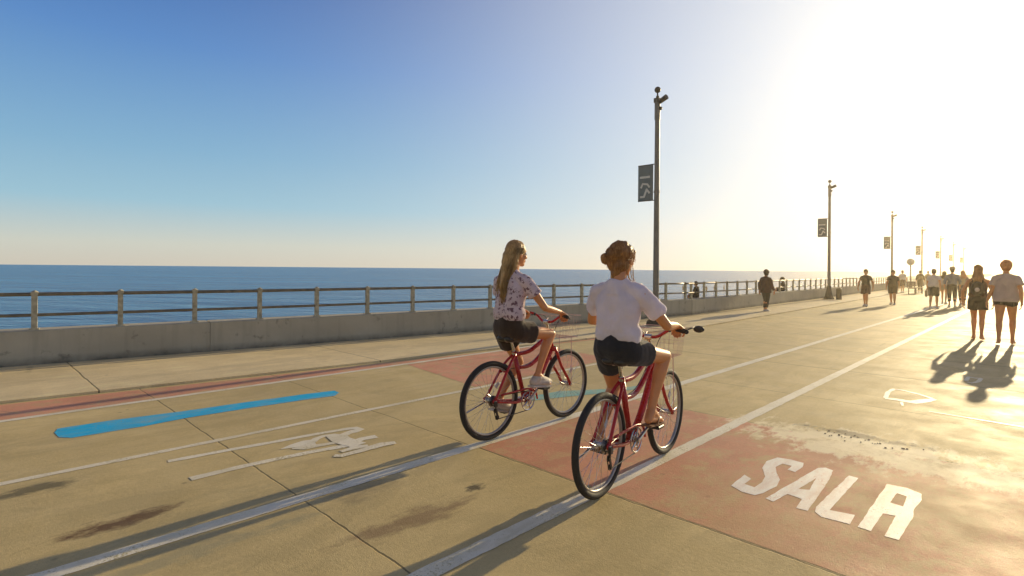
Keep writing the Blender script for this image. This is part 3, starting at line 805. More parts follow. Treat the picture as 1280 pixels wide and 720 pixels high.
def shoes(root, V, kind='shoe', voxel=.006):
    for sd in ('l', 'r'):
        A = V['ankle_'+sd]; d = Vector(V.get('toe_'+sd, (1,0,0))).normalized(); l = Vector((0,0,1)).cross(d).normalized(); u = d.cross(l)
        if kind == 'shoe':
            bm = bmesh.new()
            heel = A-d*.048-u*.060; bl = A+d*.125-u*.062
            caps(bm, [A-u*.02, heel], [.046,.040]); caps(bm, [A+d*.02-u*.015, A+d*.08-u*.04, bl+d*.05], [.043,.040,.034]); caps(bm, [heel, bl+l*.01], [.038,.038]); caps(bm, [heel, bl-l*.018], [.036,.034])
            me = remesh(bm, max(voxel,.006), 2, None, [(A-u*.004, u)])
            link('shoe', me, M['shoe'], root)
            bm = bmesh.new(); B = Matrix((d, l, u)).transposed()
            box(bm, A+d*.05-u*.098, (.275,.088,.018), B); bmesh.ops.bevel(bm, geom=bm.edges[:], offset=.007, segments=2, affect='EDGES')
            obj('sole', bm, M['palewhite'], root.children[-1] if root.children else root)
        else:
            B = Matrix((d, l, u)).transposed(); bm = bmesh.new()
            box(bm, A+d*.052-u*.094, (.262,.088,.014), B); bmesh.ops.bevel(bm, geom=bm.edges[:], offset=.006, segments=2, affect='EDGES')
            for sg in (-1, 1): tube(bm, curve_pts([A+d*.15-u*.072, A+d*.10-u*.035+l*sg*.025, A+d*.03-u*.085+l*sg*.045], 4), .006, 6)
            fix(bm); obj('sandal', bm, M['sandal'], root)

def hair_long(root, head, HB, mat, length=.36, voxel=.006, strands=620):
    P = lambda x, y, z: head+HB@Vector((x, y, z))
    bm = bmesh.new()
    ball(bm, P(-.014,0,.040), (.100,.086,.096), 24, 16, HB); ball(bm, P(-.045,0,-.02), (.066,.080,.090), 20, 12, HB)
    pts = [P(-.06,0,-.02), P(-.078,0,-.10), P(-.10,-.005,-.20), P(-.125,-.01,-.29), P(-.14,-.012,-.05-length)]
    caps(bm, pts, [.078,.070,.060,.048,.020]); 
    for sd in (-1, 1): caps(bm, [P(-.03,sd*.055,0), P(-.06,sd*.062,-.11), P(-.10,sd*.05,-.22)], [.034,.032,.022])
    me = remesh(bm, voxel, 2, (.006, 22)); h = link('hair', me, mat, root)
    bm = bmesh.new()
    rd = random.Random(3)
    for i in range(strands):
        a = rd.uniform(math.pi*.28, math.pi*1.72); rr = 1+rd.uniform(-.02,.05)
        st = P(-.014+.096*math.cos(a)*rr, .084*math.sin(a)*rr, .03+rd.uniform(-.02,.03))
        tx = .05*math.sin(a)+rd.uniform(-.02,.02)
        L = length*rd.uniform(.6,1.12); bk = rd.uniform(-.02,.02)
        m1 = P(-.075-.03*abs(math.cos(a))+bk, .075*math.sin(a)+rd.uniform(-.012,.012), -.09)
        m2 = P(-.115+bk-.03*rd.random(), tx*1.2, -.09-L*.5); e = P(-.15+bk*1.5, tx+rd.uniform(-.02,.02), -.06-L)
        c = curve_pts([st, m1, m2, e], 4); n = len(c)
        tube(bm, c, .002, 3, rad=[.0026*(1-k/n)+.0006 for k in range(n)])
    fix(bm); obj('hair_strands', bm, mat, h, True)
def hair_bun(root, head, HB, mat, voxel=.006):
    P = lambda x, y, z: head+HB@Vector((x, y, z))
    bm = bmesh.new()
    ball(bm, P(-.014,0,.040), (.103,.088,.098), 24, 16, HB); ball(bm, P(-.040,0,-.022), (.070,.080,.075), 20, 12, HB)
    ball(bm, P(-.075,.082,.012), (.040,.036,.040), 14, 10, HB)
    for sd in (-1,1): caps(bm, [P(.045,sd*.066,.055), P(.040,sd*.072,-.01)], [.02,.010])
    caps(bm, [P(-.06,.0,-.07), P(-.065,.01,-.14), P(-.07,.02,-.175)], [.040,.030,.012])
    me = remesh(bm, voxel, 2, (.009, 26)); h = link('hair', me, mat, root)
    bm = bmesh.new(); rd = random.Random(5)
    for i in range(420):
        a = rd.uniform(0, 2*math.pi); e = rd.uniform(-.5, 1.2)
        d = Vector((math.cos(a)*math.cos(e), math.sin(a)*math.cos(e), math.sin(e)))
        if d.x > .75 and d.z < .5: continue
        p = P(-.014+.103*d.x, .088*d.y, .035+.098*d.z); q = HB@d
        tg = (HB@Vector((-.5,.2,-.6))).cross(q)
        tube(bm, curve_pts([p-q*.004, p+q*.010+tg.normalized()*.02+Vector((0,0,-.01)), p+q*rd.uniform(.0,.016)+tg.normalized()*.045+Vector((0,0,-.03))], 3), .0013, 3)
    for i in range(26):                                  # loose locks at the nape and cheek
        y = rd.uniform(-.085,.07); st = P(-.055+abs(y)*.9, y, -.04); tube(bm, curve_pts([st, P(-.06+abs(y)*.9, y*1.1, -.10), P(-.05+abs(y), y*1.15+rd.uniform(-.02,.02), -.13-rd.random()*.06)], 3), .0022, 3)
    fix(bm); obj('hair_strands', bm, mat, h, True)
def hair_short(root, head, HB, mat, voxel=.01, big=1.0, long=0.0):
    P = lambda x, y, z: head+HB@Vector((x, y, z))
    bm = bmesh.new()
    ball(bm, P(-.014,0,.042), (.102*big,.088*big,.096*big), 20, 14, HB); ball(bm, P(-.042,0,-.02), (.066*big,.080*big,.070*big), 16, 10, HB)
    if long: caps(bm, [P(-.05,0,-.04), P(-.08,0,-.15), P(-.10,0,-.06-long)], [.084,.108,.07]); ball(bm, P(-.006,0,.075), (.075,.068,.075), 16, 10, HB)
    me = remesh(bm, voxel, 1, (.012, 20)); link('hair', me, mat, root)

# ------------------------------------------------------------------ bicycle
def bicycle(label, loc, rz, WB_=1.12, crank=R(38), mirror=False):
    t = thing('bicycle', label, 'bicycle', loc, rz, 'red city bicycles ridden along the lane lines')
    r = .35
    def ring(bm, cx, R_, rr, seg=64, ts=10):
        pts = [(cx+R_*math.cos(a*2*math.pi/seg), 0, r+R_*math.sin(a*2*math.pi/seg)) for a in range(seg)]
        tube2(bm, pts, rr, ts, cx)
    def tube2(bm, pts, rr, ts, cx):
        rings = []; c = Vector((cx,0,r))
        for p in pts:
            p = Vector(p); o = (p-c).normalized()
            rings.append([bm.verts.new(p+o*rr*math.cos(k/ts*2*math.pi)+Vector((0,1,0))*rr*math.sin(k/ts*2*math.pi)) for k in range(ts)])
        n = len(rings)
        for i in range(n):
            for k in range(ts): bm.faces.new((rings[i][k], rings[i][(k+1)%ts], rings[(i+1)%n][(k+1)%ts], rings[(i+1)%n][k]))
    for cx, rear in ((0, True), (WB_, False)):
        bm = bmesh.new(); ring(bm, cx, r-.024, .024); fix(bm); wh = obj('wheel', bm, M['tyre'], t, True)
        bm = bmesh.new(); ring(bm, cx, r-.051, .012, 64, 8); fix(bm); obj('rim', bm, M['rim'], wh, True)
        bm = bmesh.new(); N = 32
        for k in range(N):
            a = k*2*math.pi/N; sd = 1 if k % 2 else -1; b = a+(.9 if (k//2) % 2 else -.9)
            cone(bm, (cx+.028*math.cos(b), sd*.03, r+.028*math.sin(b)), (cx+(r-.05)*math.cos(a), 0, r+(r-.05)*math.sin(a)), .0012, .0012, 4, False)
        obj('spokes', bm, M['steel'], wh)
        bm = bmesh.new(); cone(bm, (cx,-.05,r), (cx,.05,r), .018, .018, 14)
        for sd in (-1,1): cone(bm, (cx,sd*.030-.003,r), (cx,sd*.030+.003,r), .032, .032, 16)
        cone(bm, (cx,-.075,r), (cx,.075,r), .006, .006, 8); cone(bm, (cx,.066,r), (cx,.078,r), .012, .012, 8); cone(bm, (cx,-.078,r), (cx,-.066,r), .012, .012, 8)
        obj('hub', bm, M['steel'], wh)
        bm = bmesh.new(); cone(bm, (cx-.01, 0, r+.315), (cx-.0, 0, r+.27), .004, .004, 6)
        obj('valve', bm, M['steel'], wh)
        bm = bmesh.new(); box(bm, (cx+.10, .012, r+.12), (.055,.006,.03), Matrix.Rotation(R(-45), 3, 'Y')); obj('reflector', bm, M['palewhite'], wh)
    BBx, BBz = .45, .285
    bm = bmesh.new()
    ST = Vector((.30,0,.76)); BB = Vector((BBx,0,BBz)); HT = Vector((.795,0,.90)); HBm = Vector((.845,0,.735))
    tube(bm, [BB, ST], .022, 12); tube(bm, [HBm, HT], .026, 12)
    tube(bm, curve_pts([lerp(BB,ST,.93), (.50,0,.735), (.66,0,.80), lerp(HBm,HT,.82)], 5), .020, 12)
    tube(bm, curve_pts([lerp(BB,ST,.66), (.52,0,.60), (.68,0,.68), lerp(HBm,HT,.38)], 5), .018, 12)
    tube(bm, curve_pts([BB, (.62,0,.42), HBm+Vector((.005,0,.0))], 6), .026, 12)
    cone(bm, BB+Vector((0,-.036,0)), BB+Vector((0,.036,0)), .024, .024, 16)
    for sd in (-1, 1):
        tube(bm, curve_pts([BB+Vector((-.02,sd*.022,0)), (.25,sd*.05,.30), (0,sd*.062,r)], 5), .013, 10)
        tube(bm, curve_pts([ST+Vector((.01,sd*.014,-.03)), (.19,sd*.040,.62), (0,sd*.062,r)], 5), .012, 10)
        cone(bm, (0,sd*.056,r), (0,sd*.068,r), .024, .024, 10)
    cone(bm, (.17,-.04,.585), (.17,.04,.585), .008, .008, 8)
    fix(bm); obj('frame', bm, M['red'], t, True)
    bm = bmesh.new()
    for sd in (-1, 1):
        tube(bm, curve_pts([(.845,sd*.018,.735), (.862,sd*.052,.70), (.93,sd*.056,.56), (1.02,sd*.056,.44), (WB_,sd*.056,r)], 6), .015, 10)
        cone(bm, (WB_,sd*.050,r), (WB_,sd*.064,r), .018, .018, 10)
    box(bm, (.850,0,.725), (.045,.11,.035)); fix(bm)
    obj('fork', bm, M['red'], t, True)
    bm = bmesh.new(); tube(bm, [HT, (.775,0,.965), (.765,0,1.0)], .014, 10); cone(bm, (.80,0,.885), (.793,0,.915), .027, .027, 14); cone(bm, (.762,-.028,1.0), (.762,.028,1.0), .023, .023, 12); fix(bm)
    obj('stem', bm, M['steel'], t)
    GR = Vector((.700,.300,1.075)); 
    bm = bmesh.new()
    half = [(.765,0,1.0), (.775,.07,1.01), (.785,.14,1.055), (.765,.20,1.078), (.73,.25,1.078), (.69,.315,1.073)]
    pts = [Vector((p[0],-p[1],p[2])) for p in half[::-1]]+[Vector(p) for p in half[1:]]
    tube(bm, curve_pts(pts, 5), .012, 10); fix(bm); hb = obj('handlebar', bm, M['red'], t, True)
    for sd in (-1, 1):
        bm = bmesh.new(); a = Vector((.755,sd*.215,1.078)); b = Vector((.682,sd*.325,1.073)); cone(bm, a, b, .017, .017, 14); ball(bm, b, .019, 10, 8); obj('grip', bm, M['black'], hb, True)
        bm = bmesh.new(); tube(bm, curve_pts([(.775,sd*.17,1.068), (.80,sd*.20,1.060), (.785,sd*.28,1.045)], 4), .005, 8); ball(bm, (.776,sd*.165,1.066), .016, 10, 8); fix(bm); obj('brake_lever', bm, M['plastic'], hb, True)
    bm = bmesh.new()
    tube(bm, curve_pts([(.78,-.165,1.066), (.86,-.12,1.06), (.88,-.03,.96), (.852,0,.78)], 6), .0028, 6)
    tube(bm, curve_pts([(.78,.165,1.066), (.87,.11,1.04), (.86,.04,.92), (.80,.02,.80), (.60,.02,.64), (.40,.02,.60), (.19,.02,.59)], 6), .0028, 6); fix(bm)
    obj('brake_cable', bm, M['plastic'], t, True)
    if mirror:
        bm = bmesh.new(); cone(bm, (.71,-.31,1.08), (.80,-.35,1.10), .005, .005, 6); ball(bm, (.805,-.375,1.085), (.018,.042,.026), 16, 10); fix(bm); obj('mirror', bm, M['plastic'], hb, True)
        bm = bmesh.new(); ball(bm, (.74,.10,1.045), (.028,.028,.02), 12, 8); cone(bm, (.74,.10,1.01), (.74,.10,1.04), .02, .02, 8); obj('bell', bm, M['steel'], hb, True)
    # saddle
    bm = bmesh.new(); sp = Vector((.262,0,.885))
    me_b = bmesh.new(); ball(me_b, sp+Vector((-.045,.045,0)), (.075,.06,.035)); ball(me_b, sp+Vector((-.045,-.045,0)), (.075,.06,.035)); caps(me_b, [sp+Vector((-.03,0,.0)), sp+Vector((.10,0,.005)), sp+Vector((.155,0,-.002))], [.04,.026,.02])
    me = remesh(me_b, .006, 3); link('saddle', me, M['plastic'], t)
    bm.free(); bm = bmesh.new(); cone(bm, ST, sp+Vector((0,0,-.02)), .0135, .0135, 12); cone(bm, ST+Vector((.006,0,-.03)), ST+Vector((0,0,0)), .021, .021, 12)
    for sd in (-1,1): tube(bm, curve_pts([sp+Vector((-.08,sd*.03,-.02)), sp+Vector((-.02,sd*.022,-.04)), sp+Vector((.06,sd*.015,-.03)), sp+Vector((.12,0,-.012))], 4), .0035, 6)
    fix(bm); obj('seat_post', bm, M['steel'], t)
    # drivetrain on the right
    y = -.048
    bm = bmesh.new(); N = 40; rad = .088
    for k in range(N):
        a0 = k/N*2*math.pi; a1 = (k+.5)/N*2*math.pi
    ringpts = [(BBx+rad*math.cos(a*2*math.pi/32), y, BBz+rad*math.sin(a*2*math.pi/32)) for a in range(32)]
    tube(bm, ringpts, .006, 6, closed=True)
    tube(bm, [(BBx+.05*math.cos(a*2*math.pi/24), y, BBz+.05*math.sin(a*2*math.pi/24)) for a in range(24)], .005, 6, closed=True)
    for k in range(5):
        a = k*2*math.pi/5; cone(bm, (BBx,y,BBz), (BBx+rad*math.cos(a),y,BBz+rad*math.sin(a)), .009, .005, 6)
    fix(bm); obj('chainring', bm, M['steel'], t)
    bm = bmesh.new()
    for sd, an in ((-1, crank), (1, crank+math.pi)):
        e = Vector((BBx+.165*math.cos(an), sd*.085, BBz+.165*math.sin(an)))
        cone(bm, (BBx, sd*.062, BBz), e, .014, .010, 10); cone(bm, (BBx,sd*.03,BBz), (BBx,sd*.075,BBz), .017, .017, 12)
    obj('crank', bm, M['steel'], t)
    for sd, an in ((-1, crank), (1, crank+math.pi)):
        e = Vector((BBx+.165*math.cos(an), sd*.14, BBz+.165*math.sin(an))); bm = bmesh.new()
        box(bm, e, (.095,.085,.024)); bmesh.ops.bevel(bm, geom=bm.edges[:], offset=.006, segments=1, affect='EDGES'); cone(bm, e+Vector((0,-sd*.06,0)), e, .006, .006, 8)
        obj('pedal', bm, M['plastic'], t)
    bm = bmesh.new()
    for k, rr in enumerate((.050,.045,.040,.034,.028)): cone(bm, (0,-.030-.0045*k,r), (0,-.032-.0045*k,r), rr, rr, 24)
    obj('cassette', bm, M['steel'], t)
    bm = bmesh.new(); cone(bm, (0,-.075,r-.03), (.02,-.058,r-.075), .008, .008, 8)
    for px_, pz in ((.022,r-.085), (.045,r-.15)):
        cone(bm, (px_,-.052,pz), (px_,-.046,pz), .022, .022, 14)
    box(bm, (.034,-.058,r-.118), (.02,.006,.095), Matrix.Rotation(R(-18),3,'Y')); box(bm, (-.005,-.078,r-.02), (.03,.02,.045))
    obj('derailleur', bm, M['plastic'], t)
    bm = bmesh.new(); ch = []
    A = Vector((0,y,r)); Bc = Vector((BBx,y,BBz))
    ch = [(0,y,r+.040), (BBx,y,BBz+.090)]
    for k in range(1, 10):
        a = math.pi/2-k*math.pi/9.5; ch.append((BBx+.090*math.cos(a), y, BBz+.090*math.sin(a)))
    ch += [(BBx-.01,y,BBz-.090), (.06,y,r-.165), (.030,y,r-.165), (.010,y,r-.10), (.035,y,r-.07), (.03,y,r-.03), (-.02,y,r-.036), (-.04,y,r)]
    tube(bm, ch, .0045, 6, closed=True); fix(bm); obj('chain', bm, M['dark_metal'], t)
    # chain guard
    bm = bmesh.new(); tube(bm, curve_pts([(.08,-.064,r+.045), (.26,-.064,r+.05), (BBx-.02,-.064,BBz+.115), (BBx+.08,-.064,BBz+.08), (BBx+.115,-.064,BBz)], 5), .009, 8); fix(bm)
    obj('chain_guard', bm, M['red'], t, True)
    # rim brakes + kickstand + rear light
    bm = bmesh.new()
    for cx, cz, px_ in ((.17,.60,.185), (.868,.70,.88)):
        for sd in (-1,1): tube(bm, curve_pts([(px_,0,cz+.05), (px_,sd*.035,cz+.03), (px_-.02,sd*.03,cz-.03)], 4), .006, 6)
    fix(bm); obj('brake', bm, M['plastic'], t)
    bm = bmesh.new(); cone(bm, (.03,.07,.33), (-.20,.085,.26), .007, .006, 8); box(bm, (.03,.068,.335), (.04,.02,.04)); obj('kickstand', bm, M['steel'], t)
    # wire basket at the front
    bm = bmesh.new(); bx0, bx1, by, bz0, bz1 = .86, 1.10, .17, .84, 1.06
    def rect(z, q): return [(bx0+q,-by+q,z), (bx1-q,-by+q,z), (bx1-q,by-q,z), (bx0+q,by-q,z)]
    for zz, q, rr in ((bz1,0,.0032), (bz0+.11,.012,.0012), (bz0,.025,.002)): tube(bm, rect(zz, q), rr, 6, closed=True)
    for k in range(9):
        f = k/8
        for (a, b) in (((bx0+(bx1-bx0)*f, -by), (bx0+.025+(bx1-bx0-.05)*f, -by+.025)), ((bx0+(bx1-bx0)*f, by), (bx0+.025+(bx1-bx0-.05)*f, by-.025)), ((bx0, -by+2*by*f), (bx0+.025, (-by+.025)*(1-2*f))), ((bx1, -by+2*by*f), (bx1-.025, (-by+.025)*(1-2*f)))):
            cone(bm, (a[0],a[1],bz1), (b[0],b[1],bz0), .001, .001, 4)
        cone(bm, (bx0+.025+(bx1-bx0-.05)*f,-by+.025,bz0), (bx0+.025+(bx1-bx0-.05)*f,by-.025,bz0), .001, .001, 4)
    for sd in (-1,1): cone(bm, (bx1-.04,sd*.08,bz0), (WB_,sd*.068,r+.01), .0035, .0035, 6); cone(bm, (.79,sd*.04,1.0), (bx0,sd*.06,1.03), .005, .005, 6)
    fix(bm); obj('basket', bm, M['wire'], t)
    return t

def rider_joints(crank, knees, lean=0.0, headx=.27, look=(1,-.35,0), drop=0.0, hipx=.235):
    BBx, BBz = .45, .285
    J = dict(pelvis=(hipx,0,.985), waist=(hipx-.015+lean*.3,0,1.13-drop*.3), chest=(hipx+.01+lean,0,1.32-drop*.8), neck=(headx-.015+lean,0,1.50-drop), head=(headx+.03+lean,0,1.655-drop*1.15),
             facing=(1,0,0), look=look)
    for sd, y, an in (('r',-1,crank), ('l',1,crank+math.pi)):
        px_, pz = BBx+.165*math.cos(an), BBz+.165*math.sin(an)
        J['hip_'+sd] = (hipx+.01, y*.085, .955)
        ank = Vector((px_-.085, y*.135, pz+.125)); J['ankle_'+sd] = ank
        H = Vector(J['hip_'+sd]); d = ank-H; L = min(d.length, .84); a_, b_ = .435, .42
        if d.length > .845: ank = H+d.normalized()*.845; J['ankle_'+sd] = ank; d = ank-H; L = d.length
        x = (a_*a_-b_*b_+L*L)/(2*L); h = math.sqrt(max(0, a_*a_-x*x)); dn = d.normalized()
        out = Vector((1, y*knees, .0)); out = (out-dn*out.dot(dn)).normalized()
        J['knee_'+sd] = H+dn*x+out*h
        J['toe_'+sd] = (1, y*-.02, -.12 if sd == 'r' else -.25)
        J['shoulder_'+sd] = (hipx+.02+lean, y*.172, 1.402-drop*.9)
        wr = Vector((.655, y*.262, 1.118)); J['wrist_'+sd] = wr
        Sx = Vector(J['shoulder_'+sd]); d = wr-Sx; L = d.length; a_, b_ = .285, .265
        if L > a_+b_-.01: L = a_+b_-.01
        x = (a_*a_-b_*b_+L*L)/(2*L); h = math.sqrt(max(0, a_*a_-x*x)); dn = d.normalized()
        out = Vector((-.3, y*.6, -.8)); out = (out-dn*out.dot(dn)).normalized()
        J['elbow_'+sd] = Sx+dn*x+out*h
        J['hand_'+sd] = (.85, -y*.30, -.35); J['palm_'+sd] = (-.25, 0, -1)
    return J

def yaw(az): return math.pi/2-az          # local +X turned to compass heading az
b1 = G(612,551).xy; b1f = G(704,523).xy; b2 = G(750,623).xy; b2f = G(833,567).xy
h1 = math.atan2((b1f-b1).x, (b1f-b1).y); h2 = math.atan2((b2f-b2).x, (b2f-b2).y)
bk1 = bicycle('red bicycle under the long haired cyclist in floral blouse, further from the camera', v3(b1,.008), yaw(h1), 1.08, R(45))
bk2 = bicycle('red bicycle under the cyclist in white t-shirt, nearest the camera', v3(b2,.008), yaw(h2), 1.12, R(30), True)
J1 = rider_joints(R(45), .10, .025, .27, (1,-.28,-.02))
r1, V1, H1 = make_person('person', 'cyclist with long blonde hair in a floral blouse and dark brown shorts', J1, v3(b1,.008), yaw(h1), .006,
    dict(top='blouse', bottom='brown', female=True, build=.90, sleeve=.50, puff=.012, leg=.42, flare=.02, curl=.95, loose=.012, top_len=.13, hem=.07, thumb_l=1, thumb_r=-1))
hair_long(r1, V1['head'], H1, M['blond'], .36)
shoes(r1, V1, 'shoe')
J2 = rider_joints(R(30), .20, .0, .255, (1,-.10,.0), .055)
r2, V2, H2 = make_person('person', 'cyclist with hair in a messy bun in a white t-shirt and navy shorts', J2, v3(b2,.008), yaw(h2), .006,
    dict(top='tee', bottom='navy', female=False, build=.94, sleeve=.62, puff=.004, leg=.45, curl=.95, loose=.010, top_len=.09, hem=.03, wr=.014, thumb_l=1, thumb_r=-1))
hair_bun(r2, V2['head'], H2, M['ginger'])
shoes(r2, V2, 'sandal')

# ------------------------------------------------------------------ walkers
def walk_joints(H=1.72, step=.2, arm=.15, phase=1, look=(1,0,0), wide=.09, elbow=.0):
    k = H/1.72
    J = dict(pelvis=(0,0,.95), waist=(.005,0,1.08), chest=(.0,0,1.28), neck=(-.005,0,1.455), head=(.02,0,1.61), facing=(1,0,0), look=look)
    for sd, y in (('r',-1), ('l',1)):
        f = phase*y
        J['hip_'+sd] = (0, y*.085, .91); J['knee_'+sd] = (.05+f*step*.55, y*wide, .50+.01*f)
        J['ankle_'+sd] = (f*step-.03 if f > 0 else f*step*1.1, y*wide, .095 if f > 0 else .12)
        J['toe_'+sd] = (1, y*.12, 0 if f > 0 else -.12)
        J['shoulder_'+sd] = (0, y*.165, 1.365); J['elbow_'+sd] = (-f*arm*.5-.02, y*(.23+elbow), 1.13); J['wrist_'+sd] = (-f*arm+.06, y*(.24+elbow*.8), .89)
        J['hand_'+sd] = (.15, 0, -1); J['palm_'+sd] = (0, -y, 0)
    for kk, v in list(J.items()):
        if kk not in ('look', 'facing') and not kk.startswith(('hand', 'palm', 'toe')): J[kk] = tuple(c*k for c in v)
    return J
def walker(label, px, py, az=42, H=1.7, voxel=.011, hair=('brownhair',1.0,0), shoe=True, group=None, jmod=None, extra=None, z=0.0, **kw):
    jk = {k: kw.pop(k) for k in list(kw) if k in ('step', 'arm', 'phase', 'look', 'wide', 'elbow')}
    J = walk_joints(H, **jk)
    if jmod: J.update(jmod)
    p = G(px, py, z)
    root, V, HB = make_person('person', label, J, tuple(p), yaw(R(az)), voxel, kw, group)
    if hair: hair_short(root, V['head'], HB, M[hair[0]], voxel, hair[1], hair[2])
    if shoe: shoes(root, V, 'shoe', voxel)
    return root, V, HB
wk = walker('walking person in loose pale grey t-shirt and short dark shorts at right edge', 1257, 431, 44, 1.78, .009, ('redhair',1.12,0), False, top='grey', bottom='dark', build=1.06, sleeve=.6, loose=.045, puff=.01, leg=.22, hem=-.06, top_len=.0, step=.16, arm=.12, phase=-1, elbow=.0, wide=.10,
    jmod={'elbow_l': (-.03,.23,1.16), 'wrist_l': (.04,.30,.93), 'hand_l': (.15,.25,-1)})
wm_ = walker('walking person with long golden hair, dark top and shorts beside the grey t-shirt', 1222, 425, 44, 1.68, .009, ('ginger',1.0,.20), False, top='maroon', bottom='dark', female=True, build=.95, sleeve=.0, leg=.48, flare=.02, hem=.02, step=.12, arm=.10, phase=1, wide=.075, elbow=.04)
# small backpack worn by her
root, V, HB = wm_
bm = bmesh.new(); ball(bm, V['chest']+Vector((-.16,0,-.08)), (.085,.125,.17), 16, 12); me = remesh(bm, .01, 1, (.006, 12))
bp = link('backpack', me, M['dark']); bp.location = root.location; bp.rotation_euler = root.rotation_euler; tag(bp, 'small dark backpack on the walker with golden hair', 'backpack')
bm = bmesh.new(); ball(bm, V['chest']+Vector((-.24,0,-.10)), (.02,.045,.05), 12, 8); obj('pocket', bm, M['palewhite'], bp, True)
bm = bmesh.new()
for sd in (-1,1): tube(bm, curve_pts([V['chest']+Vector((-.10,sd*.08,.10)), V['shoulder_l' if sd > 0 else 'shoulder_r']+Vector((.0,-sd*.05,.065)), V['chest']+Vector((.12,sd*.10,.0)), V['chest']+Vector((.0,sd*.15,-.16)), V['chest']+Vector((-.10,sd*.11,-.17))], 5), .013, 6)
fix(bm); obj('strap', bm, M['dark'], bp)
g1 = walker('walking person in grey blue top and sun hat in the middle of the far group', 1190, 384.5, 38, 1.74, .013, top='bluecloth', bottom='dark', sleeve=1.5, leg=1.6, step=.24, elbow=.03)
g2 = walker('walking person in a pale top and dark shorts at the left of the far group', 1167, 386.5, 44, 1.66, .013, top='palewhite', bottom='dark', sleeve=.5, leg=.8, loose=.04, step=.26, arm=.24, phase=-1)
g3 = walker('walking person in a sand coloured jacket at the right of the far group', 1203, 382, 36, 1.60, .013, ('redhair',1.0,.1), top='sand', bottom='maroon', sleeve=1.7, leg=1.6, step=.28, arm=.2, phase=-1, look=(1,.6,0))
walker('slim walking person with bare legs half hidden in the far group', 1180, 380, 47, 1.56, .014, ('brownhair',1.0,.1), top='grey', bottom='sand', sleeve=.3, leg=.3, build=.85, step=.15)
# a tote bag and a sun hat in the group
root, V, HB = g2
bm = bmesh.new(); c = V['wrist_l']+Vector((0,.05,-.22)); box(bm, c, (.30,.08,.30)); bmesh.ops.bevel(bm, geom=bm.edges[:], offset=.03, segments=2, affect='EDGES')
bag = obj('tote_bag', bm, M['sand']); bag.location = root.location; bag.rotation_euler = root.rotation_euler; tag(bag, 'sand coloured tote bag carried by the pale topped walker in the far group', 'bag')
bm = bmesh.new(); tube(bm, curve_pts([c+Vector((-.09,0,.14)), c+Vector((-.05,-.03,.24)), c+Vector((.05,-.03,.24)), c+Vector((.09,0,.14))], 4), .009, 6); fix(bm); obj('handle', bm, M['wood'], bag, True)
root, V, HB = g1
bm = bmesh.new(); h0 = V['head']+Vector((-.01,0,.07)); cone(bm, h0, h0+Vector((0,0,.012)), .19, .185, 24); cone(bm, h0+Vector((0,0,.01)), h0+Vector((0,0,.10)), .105, .085, 20)
obj('hat', bm, M['sand'], root)
walker('person in long dark coat standing by the sea wall left of the second lamp post', 957, 390, 60, 1.55, .011, ('brownhair',1.1,0), top='maroon', bottom='dark', sleeve=1.9, leg=1.8, loose=.03, hem=-.14, top_len=-.10, build=1.08, step=.05, wide=.055, look=(1,.8,0), z=0.0)
walker('walking person in black top and dark skirt left of the third lamp post', 1082, 383, 225, 1.62, .013, ('brownhair',1.0,0), top='dark', bottom='maroon', sleeve=.5, leg=.75, flare=.04, step=.1, wide=.06, elbow=.04)
walker('walking person in black shirt and knee length shorts before the third lamp post', 1116, 381, 225, 1.60, .013, ('brownhair',1.0,0), top='dark', bottom='brown', sleeve=.6, leg=.8, step=.14, build=1.1)
walker('tiny distant walker in dark clothes left of the fourth lamp post', 1150, 366, 42, 1.65, .02, top='brown', bottom='dark', leg=1.7, sleeve=1.6)
walker('tiny distant walker in pale top beside the globe lamp', 1128, 366, 225, 1.65, .02, top='palewhite', bottom='maroon', leg=.9, sleeve=.6)
walker('tiny distant walker in sand clothes far down the promenade', 1160, 362, 42, 1.65, .02, top='sand', bottom='sand', leg=1.6, sleeve=1.6)

# people sitting on the outer edge of the wall, behind the railing
def sitter(label, px, a, d, n, top, hat=False):
    r = (px-640)/F; o = a+n*(WT-.06); tt = (r*o.y-o.x)/(d.x-r*d.y); p = o+d*tt
    az = math.atan2(n.x, n.y)
    J = dict(pelvis=(0,0,.10), waist=(-.02,0,.24), chest=(.0,0,.42), neck=(.02,0,.60), head=(.05,0,.74), facing=(1,0,0), look=(1,.2,-.1))
    for sd, y in (('r',-1), ('l',1)):
        J['hip_'+sd] = (.02,y*.09,.08); J['knee_'+sd] = (.42,y*.11,.10); J['ankle_'+sd] = (.44,y*.11,-.32); J['toe_'+sd] = (1,0,-.2)
        J['shoulder_'+sd] = (0,y*.175,.54); J['elbow_'+sd] = (.06,y*.24,.30); J['wrist_'+sd] = (.26,y*.15,.20); J['hand_'+sd] = (1,-y*.3,-.1); J['palm_'+sd] = (0,0,-1)
    root, V, HB = make_person('person', label, J, v3(p, WH), yaw(az), .012, dict(top=top, bottom='dark', leg=.8, sleeve=.8))
    hair_short(root, V['head'], HB, M['brownhair'], .012, 1.5 if hat else 1.05)
    root.scale = (.76,.76,.76) if hat else (.68,.68,.68)
    return root
sitter('person sitting on the sea wall behind the railing left of the coated person', 871, WB, d2, n2, 'dark')
sitter('big haired person sitting on the sea wall just right of the coated person', 979, WB, d2, n2, 'brown', True)
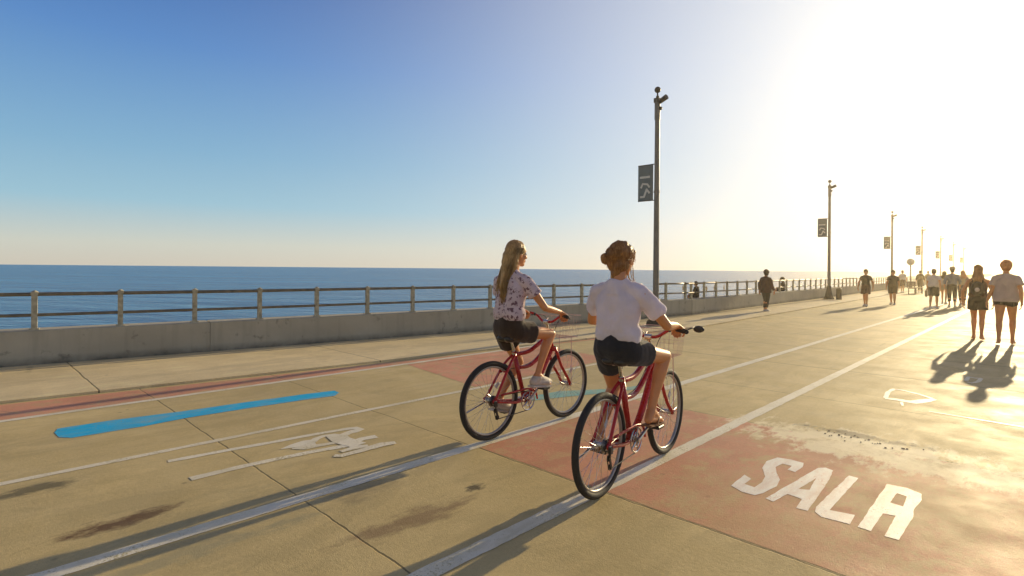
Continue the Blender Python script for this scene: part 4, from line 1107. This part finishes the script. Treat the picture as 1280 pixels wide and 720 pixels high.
# bathers in the shallows
for i, (px, py, top, lb) in enumerate(((854,366,'dark','bather in dark clothes in the shallow water, leftmost behind the right hand railing'), (883,367,'brown','bather in brown in the water below the railing, between two posts'),
        (893,366,'maroon','bather in maroon standing in the water beyond the right hand railing'), (905,365,'dark','dark clothed bather furthest right in the water'))):
    walker(lb, px, py, 10+i*40, 1.7, .03, ('brownhair',1.0,0), False, 'bathers standing in the shallow water beyond the railing', top=top, bottom=top, leg=.6, sleeve=.5, z=-3.45)

# leaves and grit lying on the worn patch
bm = bmesh.new(); rd = random.Random(11); c0 = G(1040,543); c1 = G(1135,562)
for i in range(30):
    f = rd.random()**1.3; p = c0.lerp(c1, f)+Vector((rd.gauss(0,.07), rd.gauss(0,.06), 0)); sz_ = rd.uniform(.004,.012)
    ball(bm, (p.x, p.y, .004), (sz_, sz_*rd.uniform(.4,1), .004), 6, 4, Matrix.Rotation(rd.uniform(0,3.1), 3, 'Z'))
fix(bm); o = obj('litter', bm, M['wood']); tag(o, 'dark dry leaf litter on the worn pale patch beyond the road lettering', 'litter', kind='stuff')

# bench and bollard by the second lamp
def bench(label, loc, rz):
    t = thing('bench', label, 'bench', loc, rz)
    for k in range(4):
        bm = bmesh.new(); box(bm, (0,-.18+k*.12,.44), (1.6,.10,.035)); obj('seat_slat', bm, M['wood'], t)
    bm = bmesh.new()
    for k in range(3): box(bm, (0,.27+.02*k,.58+k*.12), (1.6,.03,.09))
    obj('backrest', bm, M['wood'], t)
    for x in (-.65, .65):
        bm = bmesh.new(); box(bm, (x,-.15,.21), (.05,.05,.42)); box(bm, (x,.22,.21), (.05,.05,.42)); box(bm, (x,.03,.40), (.05,.42,.04)); box(bm, (x,.31,.63), (.05,.035,.42)); obj('leg', bm, M['dark_metal'], t)
    return t
bench('dark wooden bench between the black shirted walker and the far group', tuple(G(1145,367.5)), R(35))
bm = bmesh.new(); cone(bm, (0,0,0), (0,0,.55), .14, .13, 14); cone(bm, (0,0,.55), (0,0,.62), .15, .08, 14)
o = obj('bollard', bm, M['dark_metal']); o.location = (17.62,29.3,.03); tag(o, 'short dark bollard at the foot of the second lamp post', 'bollard')
